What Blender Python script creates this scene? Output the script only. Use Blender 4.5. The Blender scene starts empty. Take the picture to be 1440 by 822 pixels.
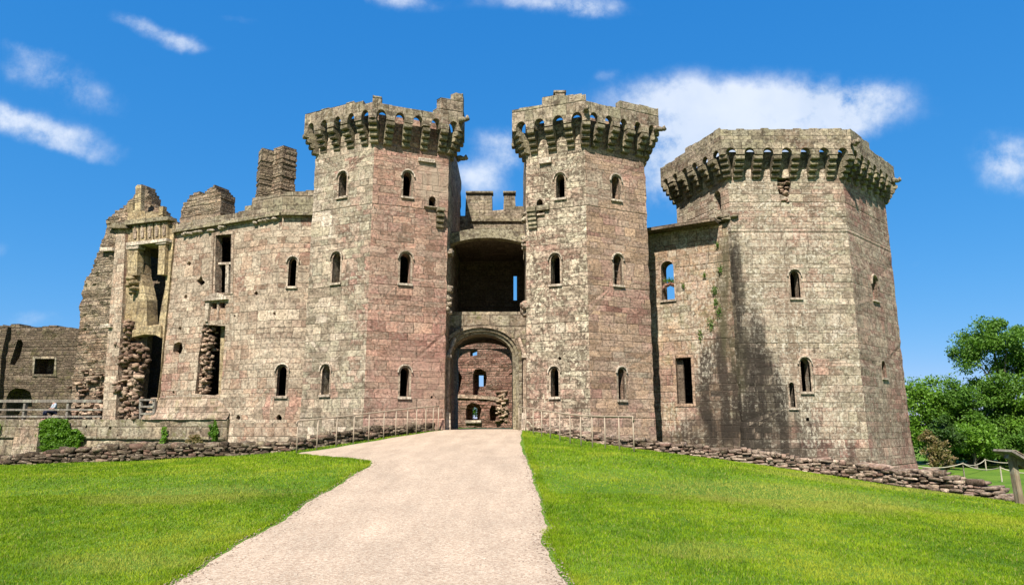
import bpy, bmesh, math, random
import numpy as np
from math import sin, cos, tan, pi, radians as R, atan, floor
from mathutils import Vector, Matrix, noise
from mathutils.geometry import delaunay_2d_cdt

random.seed(7)
rng = np.random.default_rng(11)
C = bpy.context.scene.collection
SC = bpy.context.scene

# ------------------------------------------------------------------ camera
PITCH = R(11.0); FPX = 960.0; EYE = 1.6
cd = bpy.data.cameras.new('camera'); cam = bpy.data.objects.new('camera', cd); C.objects.link(cam)
cam.location = (0, 0, EYE); cam.rotation_euler = (R(90) + PITCH, 0, 0)
cd.sensor_width = 36; cd.lens = 24; cd.clip_end = 6000; cd.clip_start = 0.05
SC.camera = cam
SUN_AZ = R(18.5); SUN_EL = R(50)      # sun behind the camera, a little to the left
sd = bpy.data.lights.new('sun', 'SUN'); sd.energy = 5.0; sd.angle = R(0.55); sd.color = (1.0, 0.955, 0.88)
sun = bpy.data.objects.new('sun', sd); C.objects.link(sun)
ldir = Vector((sin(SUN_AZ) * cos(SUN_EL), cos(SUN_AZ) * cos(SUN_EL), -sin(SUN_EL)))
sun.rotation_euler = ldir.to_track_quat('-Z', 'Y').to_euler(); sun.location = (-10, -30, 40)
SC.view_settings.view_transform = 'Standard'; SC.view_settings.look = 'None'
SC.view_settings.exposure = 1.05; SC.view_settings.gamma = 1.0
SC.view_settings.use_curve_mapping = False


class NT:
    """small helper for writing node trees"""
    def __init__(s, tree): s.t = tree; s.n = tree.nodes; s.l = tree.links
    def new(s, typ, **kw):
        n = s.n.new(typ)
        for k, v in kw.items(): setattr(n, k, v)
        return n
    def put(s, sock, v):
        if v is None: return
        if isinstance(v, bpy.types.NodeSocket): s.l.new(v, sock)
        elif isinstance(v, (tuple, list)) and len(v) == 3 and sock.type == 'RGBA': sock.default_value = (*v, 1)
        else: sock.default_value = v
    def m(s, op, a, b=None, c=None, clamp=False):
        n = s.new('ShaderNodeMath', operation=op); n.use_clamp = clamp
        s.put(n.inputs[0], a); s.put(n.inputs[1], b); s.put(n.inputs[2], c); return n.outputs[0]
    def vm(s, op, a, b=None):
        n = s.new('ShaderNodeVectorMath', operation=op); s.put(n.inputs[0], a); s.put(n.inputs[1], b)
        return n.outputs['Value'] if op in ('DOT_PRODUCT', 'LENGTH', 'DISTANCE') else n.outputs[0]
    def xyz(s, v): n = s.new('ShaderNodeSeparateXYZ'); s.put(n.inputs[0], v); return n.outputs
    def comb(s, x, y, z=0.0):
        n = s.new('ShaderNodeCombineXYZ'); s.put(n.inputs[0], x); s.put(n.inputs[1], y); s.put(n.inputs[2], z); return n.outputs[0]
    def noise(s, vec, scale=1.0, detail=2.0, rough=.5, dim='3D', col=False):
        n = s.new('ShaderNodeTexNoise', noise_dimensions=dim)
        if dim == '1D': s.put(n.inputs['W'], vec)
        else: s.put(n.inputs['Vector'], vec)
        n.inputs['Scale'].default_value = scale; n.inputs['Detail'].default_value = detail; n.inputs['Roughness'].default_value = rough
        return n.outputs['Color' if col else 'Fac']
    def white(s, vec): n = s.new('ShaderNodeTexWhiteNoise', noise_dimensions='3D'); s.put(n.inputs['Vector'], vec); return n.outputs
    def ss(s, v, a, b, lo=0.0, hi=1.0):
        n = s.new('ShaderNodeMapRange', interpolation_type='SMOOTHSTEP'); s.put(n.inputs[0], v)
        n.inputs[1].default_value = a; n.inputs[2].default_value = b; n.inputs[3].default_value = lo; n.inputs[4].default_value = hi
        return n.outputs[0]
    def lin(s, v, a, b, lo=0.0, hi=1.0):
        n = s.new('ShaderNodeMapRange'); s.put(n.inputs[0], v)
        n.inputs[1].default_value = a; n.inputs[2].default_value = b; n.inputs[3].default_value = lo; n.inputs[4].default_value = hi
        return n.outputs[0]
    def mix(s, f, a, b, mode='MIX'):
        n = s.new('ShaderNodeMix', data_type='RGBA', blend_type=mode)
        s.put(n.inputs[0], f); s.put(n.inputs[6], a); s.put(n.inputs[7], b); return n.outputs[2]
    def ramp(s, f, stops, interp='LINEAR'):
        n = s.new('ShaderNodeValToRGB'); cr = n.color_ramp; cr.interpolation = interp
        while len(cr.elements) < len(stops): cr.elements.new(0.5)
        for e, (p, c) in zip(cr.elements, stops): e.position = p; e.color = (*c, 1)
        s.put(n.inputs[0], f); return n.outputs[0]


# ------------------------------------------------------------------ sky with scattered clouds
W = bpy.data.worlds.new('World'); SC.world = W; W.use_nodes = True
w = NT(W.node_tree)
bg = W.node_tree.nodes['Background']
sky = w.new('ShaderNodeTexSky', sky_type='NISHITA'); sky.sun_disc = False
sky.sun_elevation = SUN_EL; sky.sun_rotation = R(180) + SUN_AZ
sky.air_density = 0.85; sky.dust_density = 0.0; sky.ozone_density = 3.0; sky.altitude = 900
SKY_STRENGTH = 0.080
tc = w.new('ShaderNodeTexCoord')
D = tc.outputs['Generated']
fx = w.vm('DOT_PRODUCT', D, (1, 0, 0)); fy = w.vm('DOT_PRODUCT', D, (0, cos(PITCH), sin(PITCH))); fz = w.vm('DOT_PRODUCT', D, (0, -sin(PITCH), cos(PITCH)))
fyc = w.m('MAXIMUM', fy, 0.05)
# direction expressed as bearings (thousandths) about the heading of the view, so each cloud has its own bearing and height
bx_ = w.m('MULTIPLY_ADD', w.m('DIVIDE', fx, fyc), 0.96, 0.72); bz_ = w.m('MULTIPLY_ADD', w.m('DIVIDE', fz, fyc), -0.96, 0.411)
bv = w.comb(bx_, bz_)
warp = w.vm('SUBTRACT', w.noise(bv, 7.0, 5, .6, col=True), (0.5, 0.5, 0.5))
wx, wz, _ = w.xyz(warp)
bxw = w.m('MULTIPLY_ADD', wx, 0.085, bx_); bzw = w.m('MULTIPLY_ADD', wz, 0.05, bz_)
CL = [  # bearing, height, half width, half height, tilt, density
    (.208, .040, .060, .016, .32, .75), (.262, .060, .030, .012, .3, .5), (.045, .100, .060, .024, .15, .55), (.125, .130, .050, .030, .3, .50),
    (.060, .182, .105, .022, .28, .85), (.000, .160, .060, .022, .2, .6), (.200, .098, .018, .014, .5, .2), (.555, -.004, .060, .016, .1, .8),
    (.770, .002, .100, .017, .08, .85), (.835, .014, .030, .014, .1, .6), (1.045, .152, .185, .042, .02, .95), (.955, .200, .090, .075, 0, .75), (.030, .070, .050, .012, .3, .35), (.330, .030, .050, .010, .2, .25), (.100, .215, .060, .010, .3, .35),
    (1.185, .140, .090, .036, .05, .85), (1.02, .215, .14, .045, 0, .8), (1.19, .18, .05, .03, 0, .55), (.930, .262, .05, .045, 0, .5), (.700, .198, .045, .020, .1, .75), (.675, .255, .045, .036, .3, .8), (.722, .225, .03, .02, 0, .5),
    (1.425, .228, .046, .040, .3, 1.0), (.850, .105, .020, .010, 0, .3), (1.28, .375, .02, .01, 0, .3), (.000, .345, .02, .018, 0, .3), (.040, .448, .05, .012, 0, .4)]
dens = None
for (cx, cz, rx, rz, tl, dn) in CL:
    dx = w.m('SUBTRACT', bxw, cx); dz = w.m('SUBTRACT', bzw, cz)
    ca, sa = cos(tl), sin(tl)
    u_ = w.m('ADD', w.m('MULTIPLY', dx, ca / rx), w.m('MULTIPLY', dz, sa / rx))
    v_ = w.m('ADD', w.m('MULTIPLY', dx, -sa / rz), w.m('MULTIPLY', dz, ca / rz))
    d2 = w.m('ADD', w.m('MULTIPLY', u_, u_), w.m('MULTIPLY', v_, v_))
    k = w.m('MULTIPLY', w.m('POWER', 2.718, w.m('MULTIPLY', d2, -1.1)), dn)
    dens = k if dens is None else w.m('ADD', dens, k)
fine = w.noise(bv, 13, 9, .68); fine2 = w.noise(bv, 5, 5, .55)
cl = w.m('MULTIPLY', dens, w.lin(w.m('MULTIPLY_ADD', fine2, .4, w.m('MULTIPLY', fine, .6)), .36, .64, .25, 1.5))
mask = w.m('MULTIPLY', w.ss(cl, .12, 1.15), w.ss(fy, .05, .3))
mask = w.m('MULTIPLY', mask, .80)
hs = w.new('ShaderNodeHueSaturation'); hs.inputs['Saturation'].default_value = 1.22; hs.inputs['Value'].default_value = 1.0
w.l.new(sky.outputs[0], hs.inputs['Color'])
tinted = w.mix(1.0, hs.outputs[0], (0.82, 1.05, 1.14), 'MULTIPLY')
tr_, tg_, tb_ = w.xyz(tinted)   # flatter, more even azure
tinted = w.comb(w.m('MULTIPLY', w.m('POWER', tr_, .91), .66), w.m('MULTIPLY', w.m('POWER', tg_, .465), 1.45), w.m('MULTIPLY', w.m('POWER', tb_, .28), 3.1))
cloudcol = w.mix(w.ss(fine2, .35, .7), (4.6, 5.2, 6.1), (6.0, 6.3, 6.8))
fill_clouds = w.m('MULTIPLY', w.m('MULTIPLY', w.ss(fy, .10, -.2), w.ss(w.noise(D, 3.2, 6, .6), .44, .58)), .75)  # unseen cloud cover behind the view, added to whiten the blue sky fill
skyc = w.mix(mask, tinted, cloudcol)
w.put(bg.inputs['Color'], w.mix(fill_clouds, skyc, (2.8, 2.95, 3.2))); bg.inputs['Strength'].default_value = SKY_STRENGTH

# ------------------------------------------------------------------ generic helpers
def ray(px, py):
    x = (px - 720) / FPX; v = (411 - py) / FPX
    return Vector((x, cos(PITCH) - v * sin(PITCH), sin(PITCH) + v * cos(PITCH)))
def at(px, py, Y):
    d = ray(px, py); t = Y / d.y; return Vector((d.x * t, Y, EYE + d.z * t))
def hit(px, py, P0, P1):
    """where a sight line meets the vertical wall P0-P1: (metres along, height)"""
    d = ray(px, py); ex, ey = P1[0] - P0[0], P1[1] - P0[1]; L = math.hypot(ex, ey); ex /= L; ey /= L
    det = d.x * (-ey) + ex * d.y
    t = (P0[0] * (-ey) + ex * P0[1]) / det
    x, y = d.x * t, d.y * t
    return ((x - P0[0]) * ex + (y - P0[1]) * ey, EYE + d.z * t)

def root_loc(o):
    v = Vector((0, 0, 0))
    while o is not None: v += o.location; o = o.parent
    return v
def auto_uv(me):
    me.uv_layers.new(name='UVMap') if not me.uv_layers else None
    nl = len(me.loops); nv = len(me.vertices); npoly = len(me.polygons)
    if nl == 0: return
    co = np.empty(nv * 3, np.float32); me.vertices.foreach_get('co', co); co = co.reshape(-1, 3)
    vi = np.empty(nl, np.int32); me.loops.foreach_get('vertex_index', vi)
    nn = np.empty(npoly * 3, np.float32); me.polygons.foreach_get('normal', nn); nn = nn.reshape(-1, 3)
    lt = np.empty(npoly, np.int32); me.polygons.foreach_get('loop_total', lt)
    n = np.repeat(nn, lt, axis=0); p = co[vi]
    hl = np.hypot(n[:, 0], n[:, 1]) + 1e-9
    tx, ty = -n[:, 1] / hl, n[:, 0] / hl
    uu = np.where(np.abs(n[:, 2]) > .75, p[:, 0], p[:, 0] * tx + p[:, 1] * ty)
    vv = np.where(np.abs(n[:, 2]) > .75, p[:, 1], p[:, 2])
    # neighbouring faces of almost the same bearing keep one pattern
    me.uv_layers[0].data.foreach_set('uv', np.stack([uu, vv], 1).astype(np.float32).ravel())
def link(name, me, mats, parent=None, world=True, smooth=False):
    if not isinstance(mats, (list, tuple)): mats = [mats]
    for mt in mats: me.materials.append(mt)
    if parent is not None and world:
        off = root_loc(parent); me.transform(Matrix.Translation(-off))
    me.update(); auto_uv(me)
    if smooth: me.polygons.foreach_set('use_smooth', [True] * len(me.polygons))
    o = bpy.data.objects.new(name, me); C.objects.link(o)
    if parent is not None: o.parent = parent
    return o
def obj(name, bm, mats, parent=None, world=True, smooth=False):
    me = bpy.data.meshes.new(name); bm.normal_update(); bm.to_mesh(me); bm.free()
    return link(name, me, mats, parent, world, smooth)
def tag(o, label=None, cat=None, group=None, kind=None):
    if label: o['label'] = label
    if cat: o['category'] = cat
    if group: o['group'] = group
    if kind: o['kind'] = kind
    return o
def thing(name, label, cat, loc, group=None):
    o = bpy.data.objects.new(name, None); C.objects.link(o); o.location = loc; o.empty_display_size = .3
    return tag(o, label, cat, group)
def part(src, parent, loc=None, rotz=0.0):
    c = src.copy(); C.objects.link(c); c.parent = parent
    if loc is not None: c.location = Vector(loc) - root_loc(parent); c.rotation_euler = (0, 0, rotz)
    return c

def inside(x, y, poly):
    c = False; j = len(poly) - 1
    for i in range(len(poly)):
        xi, yi = poly[i]; xj, yj = poly[j]
        if (yi > y) != (yj > y) and x < (xj - xi) * (y - yi) / (yj - yi + 1e-12) + xi: c = not c
        j = i
    return c
def offset(pts, d, closed=True):
    """outward offset of a plan polygon listed left to right as seen from the front"""
    out = []; n = len(pts)
    for i in range(n):
        p = Vector(pts[i])
        a = Vector(pts[i - 1]) if (closed or i > 0) else None
        b = Vector(pts[(i + 1) % n]) if (closed or i < n - 1) else None
        ns = []
        if a is not None: e = (p - a).normalized(); ns.append(Vector((e.y, -e.x)))
        if b is not None: e = (b - p).normalized(); ns.append(Vector((e.y, -e.x)))
        if len(ns) == 2:
            m = (ns[0] + ns[1]).normalized(); p2 = p + m * (d / max(.35, m.dot(ns[0])))
        else: p2 = p + ns[0] * d
        out.append((p2.x, p2.y))
    return out

def panel(bm, P0, P1, outline, holes=(), reveal=.5, thick=None, Q=None, rough=0.0, grid=0.0, mi=0, hole_mi=None, rs=1.3, sides=True):
    """vertical wall face through P0-P1 (outward = right-hand side of P0->P1), outline/holes in (metres along, height).
    thick: also builds the back and edges; Q: plan points of the back line (mitred)."""
    P0 = Vector(P0); P1 = Vector(P1); e = (P1 - P0); L = e.length; e /= L; nrm = Vector((e.y, -e.x))
    V = [Vector(p) for p in outline]; E = []; n0 = len(V)
    E += [(i, (i + 1) % n0) for i in range(n0)]
    for h in holes:
        s = len(V); V += [Vector(p) for p in h]; E += [(s + i, s + (i + 1) % len(h)) for i in range(len(h))]
    if grid > 0:
        x0 = min(p[0] for p in outline); x1 = max(p[0] for p in outline); z0 = min(p[1] for p in outline); z1 = max(p[1] for p in outline)
        x = x0 + grid * .5
        while x < x1:
            z = z0 + grid * .5
            while z < z1:
                q = (x + random.uniform(-.35, .35) * grid, z + random.uniform(-.35, .35) * grid)
                if inside(*q, outline) and not any(inside(*q, h) for h in holes): V.append(Vector(q))
                z += grid
            x += grid
    vs, es, fs, *_ = delaunay_2d_cdt(V, E, [], 0, 1e-5)
    keep = []
    for f in fs:
        cx = sum(vs[i].x for i in f) / len(f); cz = sum(vs[i].y for i in f) / len(f)
        if inside(cx, cz, outline) and not any(inside(cx, cz, h) for h in holes): keep.append(f)
    def P3(u, z, back=0.0):
        p = P0 + e * u - nrm * back
        return Vector((p.x, p.y, z))
    bmv = []
    for v in vs:
        p = P3(v.x, v.y)
        if rough:
            k = noise.noise(Vector((v.x * rs + P0.x, v.y * rs * 1.6, 3.1))) * 1.2 + noise.noise(Vector((v.x * 4.1, v.y * 6.3, P0.x))) * .8
            p += Vector((nrm.x, nrm.y, 0)) * rough * k
        bmv.append(bm.verts.new(p))
    for f in keep:
        a, b, c = (vs[i] for i in f)
        if (b - a).cross(c - a) < 0: f = list(reversed(f))
        fc = bm.faces.new([bmv[i] for i in f]); fc.material_index = mi
    def strip(loop, front_idx, depth, flip, mi2):
        back = []
        for (u, z) in loop:
            if Q is not None and depth == 'Q':
                q0 = Vector(Q[0]); q1 = Vector(Q[1]); q = q0 + (q1 - q0) * (u / L); p = Vector((q.x, q.y, z))
            else: p = P3(u, z, depth)
            back.append(bm.verts.new(p))
        m = len(loop)
        for i in range(m):
            j = (i + 1) % m
            q = [front_idx[i], front_idx[j], back[j], back[i]]
            if flip: q.reverse()
            try: fc = bm.faces.new(q); fc.material_index = mi2
            except ValueError: pass
        return back
    def locate(p):
        best = min(range(len(vs)), key=lambda i: (vs[i].x - p[0]) ** 2 + (vs[i].y - p[1]) ** 2); return bmv[best]
    area = lambda lp: sum(lp[i][0] * lp[(i + 1) % len(lp)][1] - lp[(i + 1) % len(lp)][0] * lp[i][1] for i in range(len(lp)))
    dep = 'Q' if Q is not None else thick
    for h in holes:
        hh = list(h)
        fl = area(hh) > 0
        strip(hh, [locate(p) for p in hh], (dep if thick or Q else reveal), not (not fl), hole_mi if hole_mi is not None else mi)
    if thick or Q is not None:
        oo = list(outline); fl = area(oo) > 0
        if sides: strip(oo, [locate(p) for p in oo], dep, not fl, mi)
        bk = []
        for v in vs:
            if Q is not None:
                q0 = Vector(Q[0]); q1 = Vector(Q[1]); q = q0 + (q1 - q0) * (v.x / L); p = Vector((q.x, q.y, v.y))
            else: p = P3(v.x, v.y, thick)
            bk.append(bm.verts.new(p))
        for f in keep:
            a, b, c = (vs[i] for i in f)
            if (b - a).cross(c - a) > 0: f = list(reversed(f))
            fc = bm.faces.new([bk[i] for i in f]); fc.material_index = mi

def lancet(u, z0, z1, wd, pointed=True, n=6):
    """outline of a small arched opening, counter-clockwise"""
    r = wd / 2; rise = r * (1.25 if pointed else .95); zs = z1 - rise
    pts = [(u - r, z0), (u + r, z0), (u + r, zs)]
    for i in range(1, n): a = i / n * pi / 2; pts.append((u + r * cos(a) ** (1.0 if not pointed else .9), zs + rise * sin(a) ** (1 if not pointed else 1.1)))
    pts.append((u, z1))
    for i in range(n - 1, 0, -1): a = i / n * pi / 2; pts.append((u - r * cos(a) ** (1.0 if not pointed else .9), zs + rise * sin(a) ** (1 if not pointed else 1.1)))
    pts.append((u - r, zs))
    return pts
def rect(u0, z0, u1, z1): return [(u0, z0), (u1, z0), (u1, z1), (u0, z1)]
def blob(u, z, r, n=9, jit=.25): return [(u + r * cos(2 * pi * i / n) * (1 + random.uniform(-jit, jit)), z + r * sin(2 * pi * i / n) * (1 + random.uniform(-jit, jit))) for i in range(n)]
def ragged(pts, step=.28, jit=.07, stair=True):
    """turns a coarse outline into a broken masonry edge"""
    out = []
    for i in range(len(pts) - 1):
        a, b = Vector(pts[i]), Vector(pts[i + 1]); L = (b - a).length; n = max(1, int(L / step))
        nn = Vector((-(b - a).y, (b - a).x)).normalized() if L > 0 else Vector((0, 1))
        for k in range(n):
            p = a + (b - a) * (k / n); j = random.uniform(-jit, jit) if (k or i) else 0
            out.append((p.x + nn.x * j, p.y + nn.y * j))
            if stair and k < n:
                q = a + (b - a) * ((k + .93) / n)
                if abs((b - a).x) > abs((b - a).y): out.append((q.x, p.y + nn.y * j))
                else: out.append((p.x + nn.x * j, q.y))
    out.append(tuple(pts[-1]))
    return out
def box(bm, c, s, rz=0.0, mi=0, taper=0.0, rx=0.0, ry=0.0):
    M = Matrix.Translation(c) @ Matrix.Rotation(rz, 4, 'Z') @ Matrix.Rotation(ry, 4, 'Y') @ Matrix.Rotation(rx, 4, 'X')
    vs = []
    for z in (-1, 1):
        k = 1 - taper if z > 0 else 1
        for x, y in ((-1, -1), (1, -1), (1, 1), (-1, 1)): vs.append(bm.verts.new(M @ Vector((x * s[0] / 2 * k, y * s[1] / 2 * k, z * s[2] / 2))))
    for f in ((3, 2, 1, 0), (4, 5, 6, 7), (0, 1, 5, 4), (1, 2, 6, 5), (2, 3, 7, 6), (3, 0, 4, 7)):
        fc = bm.faces.new([vs[i] for i in f]); fc.material_index = mi
def tube(bm, pts, rad, n=7, mi=0):
    pts = [Vector(p) for p in pts]; rings = []
    for i, p in enumerate(pts):
        r = rad[i] if isinstance(rad, (list, tuple)) else rad
        t = (pts[min(i + 1, len(pts) - 1)] - pts[max(i - 1, 0)]).normalized()
        a = t.cross(Vector((0, 0, 1)));  a = a.normalized() if a.length > .05 else Vector((1, 0, 0))
        b = t.cross(a).normalized()
        rings.append([bm.verts.new(p + a * cos(2 * pi * k / n) * r + b * sin(2 * pi * k / n) * r) for k in range(n)])
    for i in range(len(rings) - 1):
        for k in range(n):
            fc = bm.faces.new([rings[i][k], rings[i + 1][k], rings[i + 1][(k + 1) % n], rings[i][(k + 1) % n]]); fc.material_index = mi
    bm.faces.new(rings[0]).material_index = mi; bm.faces.new(list(reversed(rings[-1]))).material_index = mi
def slab(bm, pts, z0, z1, mi=0):
    a = [bm.verts.new((x, y, z0)) for x, y in pts]; b = [bm.verts.new((x, y, z1)) for x, y in pts]; n = len(pts)
    bm.faces.new(b).material_index = mi; bm.faces.new(list(reversed(a))).material_index = mi
    for i in range(n): bm.faces.new([a[i], a[(i + 1) % n], b[(i + 1) % n], b[i]]).material_index = mi

class Acc:
    """fast collector of many small pieces that belong to ONE object"""
    def __init__(s): s.v = []; s.f = []; s.n = 0
    def add(s, v, f): s.v.append(v); s.f.append(f + s.n); s.n += len(v)
    def mesh(s, name):
        v = np.concatenate(s.v).astype(np.float32); f = np.concatenate(s.f).astype(np.int32)
        me = bpy.data.meshes.new(name); k = f.shape[1]
        me.vertices.add(len(v)); me.vertices.foreach_set('co', v.ravel())
        me.loops.add(f.size); me.loops.foreach_set('vertex_index', f.ravel())
        me.polygons.add(len(f)); me.polygons.foreach_set('loop_start', np.arange(0, f.size, k, dtype=np.int32))
        me.update(calc_edges=True); me.validate(); return me
_b = bmesh.new(); bmesh.ops.create_icosphere(_b, subdivisions=2, radius=1)
ICOV = np.array([v.co[:] for v in _b.verts]); ICOF = np.array([[v.index for v in f.verts] for f in _b.faces]); _b.free()
def rock(acc, c, s, rz=0.0, sq=.62, jit=.13, tilt=0.0):
    v = np.sign(ICOV) * np.abs(ICOV) ** sq
    v = v * (1 + rng.normal(0, jit, (len(v), 1))) * np.array(s) / 2
    if tilt: ct, st = cos(tilt), sin(tilt); v = np.stack([v[:, 0] * ct - v[:, 2] * st, v[:, 1], v[:, 0] * st + v[:, 2] * ct], 1)
    cz, sz = cos(rz), sin(rz)
    v = np.stack([v[:, 0] * cz - v[:, 1] * sz, v[:, 0] * sz + v[:, 1] * cz, v[:, 2]], 1) + np.array(c)
    acc.add(v, ICOF)
def leaves(acc, cen, size, up=.35):
    """one small bent leaf spray (two triangles folded) at each centre"""
    n = len(cen); cen = np.asarray(cen)
    d = rng.normal(size=(n, 3)); d /= np.linalg.norm(d, axis=1)[:, None]
    q = rng.normal(size=(n, 3)); q[:, 2] += up * 2; q -= (q * d).sum(1)[:, None] * d; q /= np.linalg.norm(q, axis=1)[:, None]
    b = np.cross(d, q); s = (np.asarray(size) * rng.uniform(.6, 1.35, n))[:, None]
    v = np.stack([cen - d * s * .9, cen + b * s * .42 + q * s * .12, cen + d * s * .9 + q * s * .1, cen - b * s * .42 + q * s * .12], 1).reshape(-1, 3)
    f = np.array([[0, 1, 2], [0, 2, 3]])[None] + (np.arange(n) * 4)[:, None, None]
    acc.add(v, f.reshape(-1, 3))

# ------------------------------------------------------------------ materials
ALB = .73
def base_mat(name):
    m = bpy.data.materials.new(name); m.use_nodes = True; g = NT(m.node_tree); b = m.node_tree.nodes['Principled BSDF']
    b.inputs['Roughness'].default_value = .93; b.inputs['Specular IOR Level'].default_value = .12
    return m, g, b
def bump(g, b, h, strength=.7, dist=.03):
    n = g.new('ShaderNodeBump'); n.inputs['Strength'].default_value = strength; n.inputs['Distance'].default_value = dist
    g.put(n.inputs['Height'], h); g.l.new(n.outputs[0], b.inputs['Normal'])
CREAM = (.47, .395, .30); PALE = (.60, .53, .43); TAN = (.40, .295, .225); PINK = (.40, .245, .195); ROSE = (.31, .17, .135); GREYG = (.36, .33, .24); BROWN = (.21, .15, .105); OCHRE = (.43, .34, .18)
def masonry(name, pal, h=.275, wd=.50, wvar=.45, joint=.009, jd=.55, lich=.35, lcol=(.60, .57, .45), dark=.4, streak=.35, region=.35, rubble=False, stains=(), white=(), seed=0.0, bstr=.8, mott=1.0, gain=1.0, moss=0.0, island=0.0):
    m, g, b = base_mat(name)
    uvn = g.new('ShaderNodeUVMap').outputs[0]; oi = g.new('ShaderNodeObjectInfo').outputs['Random']
    pos = g.new('ShaderNodeNewGeometry').outputs['Position']
    u0, v0, _ = g.xyz(uvn); u0 = g.m('MULTIPLY_ADD', oi, 23.7, u0); u0 = g.m('ADD', u0, seed * 3.17)
    uv = g.comb(u0, v0, seed)
    wob = g.xyz(g.vm('SUBTRACT', g.noise(uv, 3.0 if not rubble else 4.5, 2, .5, col=True), (.5, .5, .5)))
    amp = .045 if not rubble else .16
    u = g.m('MULTIPLY_ADD', wob[0], amp * 1.6, u0); v = g.m('MULTIPLY_ADD', wob[1], amp, v0)
    v = g.m('MULTIPLY_ADD', g.noise(g.m('MULTIPLY', v, 1.0), 1.1, 1, .5, dim='1D'), .95, v)
    row_f = g.m('DIVIDE', v, h); row = g.m('FLOOR', row_f); fv = g.m('FRACT', row_f)
    r1 = g.white(g.comb(row, seed, 1.7)); rv = r1['Value']
    wrow = g.m('MULTIPLY_ADD', rv, wd * wvar, wd * (1 - wvar * .5))
    uu = g.m('ADD', g.m('DIVIDE', u, wrow), g.m('MULTIPLY', rv, 57.0))
    uu = g.m('MULTIPLY_ADD', g.noise(g.comb(uu, g.m('MULTIPLY', row, 7.3), 0), .55, 1, .5), 1.5, uu)
    col = g.m('FLOOR', uu); fu = g.m('FRACT', uu)
    rr = g.white(g.comb(row, col, 3.3 + seed)); r_val = rr['Value']; r_col = g.xyz(rr['Color'])
    du = g.m('MULTIPLY', g.m('MINIMUM', fu, g.m('SUBTRACT', 1.0, fu)), wrow); dv = g.m('MULTIPLY', g.m('MINIMUM', fv, g.m('SUBTRACT', 1.0, fv)), h)
    dist = g.m('MINIMUM', du, dv)
    dist = g.m('MULTIPLY_ADD', g.m('SUBTRACT', g.noise(uv, 11, 2), .5), joint * 2.2, dist)
    jm = g.ss(dist, joint * .35, joint * 1.9)                        # 0 in the joint
    # block colour, clustered by a broad drift of stone kinds
    reg = g.noise(uv, region, 3, .55)
    t = g.m('ADD', g.m('MULTIPLY', r_val, .50), g.lin(reg, .30, .70, -.10, .60), clamp=True)
    n = len(pal); c = g.ramp(t, [(i / (n - 1), pal[i]) for i in range(n)])
    c = g.mix(1.0, c, g.ramp(r_col[1], [(0, (.66, .62, .60)), (.3, (.92, .90, .88)), (.7, (1.04, 1.04, 1.04)), (1, (1.26, 1.24, 1.20))]), 'MULTIPLY')
    # surface mottle
    f1 = g.noise(uv, 9.5, 5, .68); f2 = g.noise(uv, 2.3, 6, .65); f3 = g.noise(uv, 26, 2, .6)
    mm = g.m('MULTIPLY', g.lin(f1, .37, .63, 1 - .52 * mott, 1 + .38 * mott), g.lin(f3, .3, .7, 1 - .18 * mott, 1 + .15 * mott))
    mm = g.m('MULTIPLY', mm, g.lin(g.noise(uv, .8, 4, .6), .3, .7, .80, 1.20))
    c = g.mix(1.0, c, g.comb(mm, mm, mm), 'MULTIPLY')
    spk = g.m('MULTIPLY', g.ss(g.noise(g.comb(u0, v0, seed + 4), 8.5, 4, .75), .555, .62), .40 + .6 * dark); c = g.mix(spk, c, (.12, .09, .06))
    # dark algae patches and rain streaks
    dk = g.m('MULTIPLY', g.ss(f2, .51, .64), min(.9, dark * 1.5))
    sn = g.noise(g.comb(g.m('MULTIPLY', u0, 2.6), g.m('MULTIPLY', v0, .20), seed), 1.0, 5, .62)
    st = g.m('MULTIPLY', g.ss(sn, .50, .64), g.m('MULTIPLY', g.lin(f1, .3, .6, .5, 1.0), streak))
    c = g.mix(dk, c, (.105, .082, .058)); c = g.mix(st, c, (.115, .09, .062))
    # pale lichen, small blotches
    lm = g.m('MULTIPLY', g.ss(g.noise(g.comb(u0, v0, seed + 9), 6.0, 5, .75), .53, .585), g.lin(g.noise(uv, .7, 2), .35, .65, .25, 1.0))
    c = g.mix(g.m('MULTIPLY', lm, lich), c, lcol)
    if moss:
        gm = g.m('MULTIPLY', g.ss(g.noise(uv, 1.4, 5, .7), .52, .64), moss); c = g.mix(gm, c, (.15, .16, .045))
    # stains and white runs that sit at their own place on the wall
    pn = g.vm('SUBTRACT', g.noise(pos, .9, 5, .65, col=True), (.5, .5, .5)); pnx, pny, pnz = g.xyz(pn); px, py, pz = g.xyz(pos)
    def spot(cx, cz, rx, rz, edge=.5, wobk=1.3):
        a = g.m('DIVIDE', g.m('SUBTRACT', g.m('MULTIPLY_ADD', pnx, wobk * rx, px), cx), rx); bz = g.m('DIVIDE', g.m('SUBTRACT', g.m('MULTIPLY_ADD', pnz, wobk * rz * .6, pz), cz), rz)
        d = g.m('ADD', g.m('MULTIPLY', a, a), g.m('MULTIPLY', bz, bz)); return g.ss(d, 1.0 + edge, 1.0 - edge)
    for (cx, cz, rx, rz, k, cc) in stains:
        s_ = g.m('MULTIPLY', spot(cx, cz, rx, rz), k); s_ = g.m('MULTIPLY', s_, g.lin(f1, .3, .6, .78, 1.0))
        s_ = g.m('MULTIPLY', g.m('MULTIPLY', s_, g.lin(lm, 0, 1, 1.0, .55)), g.m('MAXIMUM', g.lin(sn, .36, .56, .30, 1.0), g.lin(r_val, .2, .9, .0, .8))); c = g.mix(g.m('MINIMUM', s_, .92), c, cc)
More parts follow.
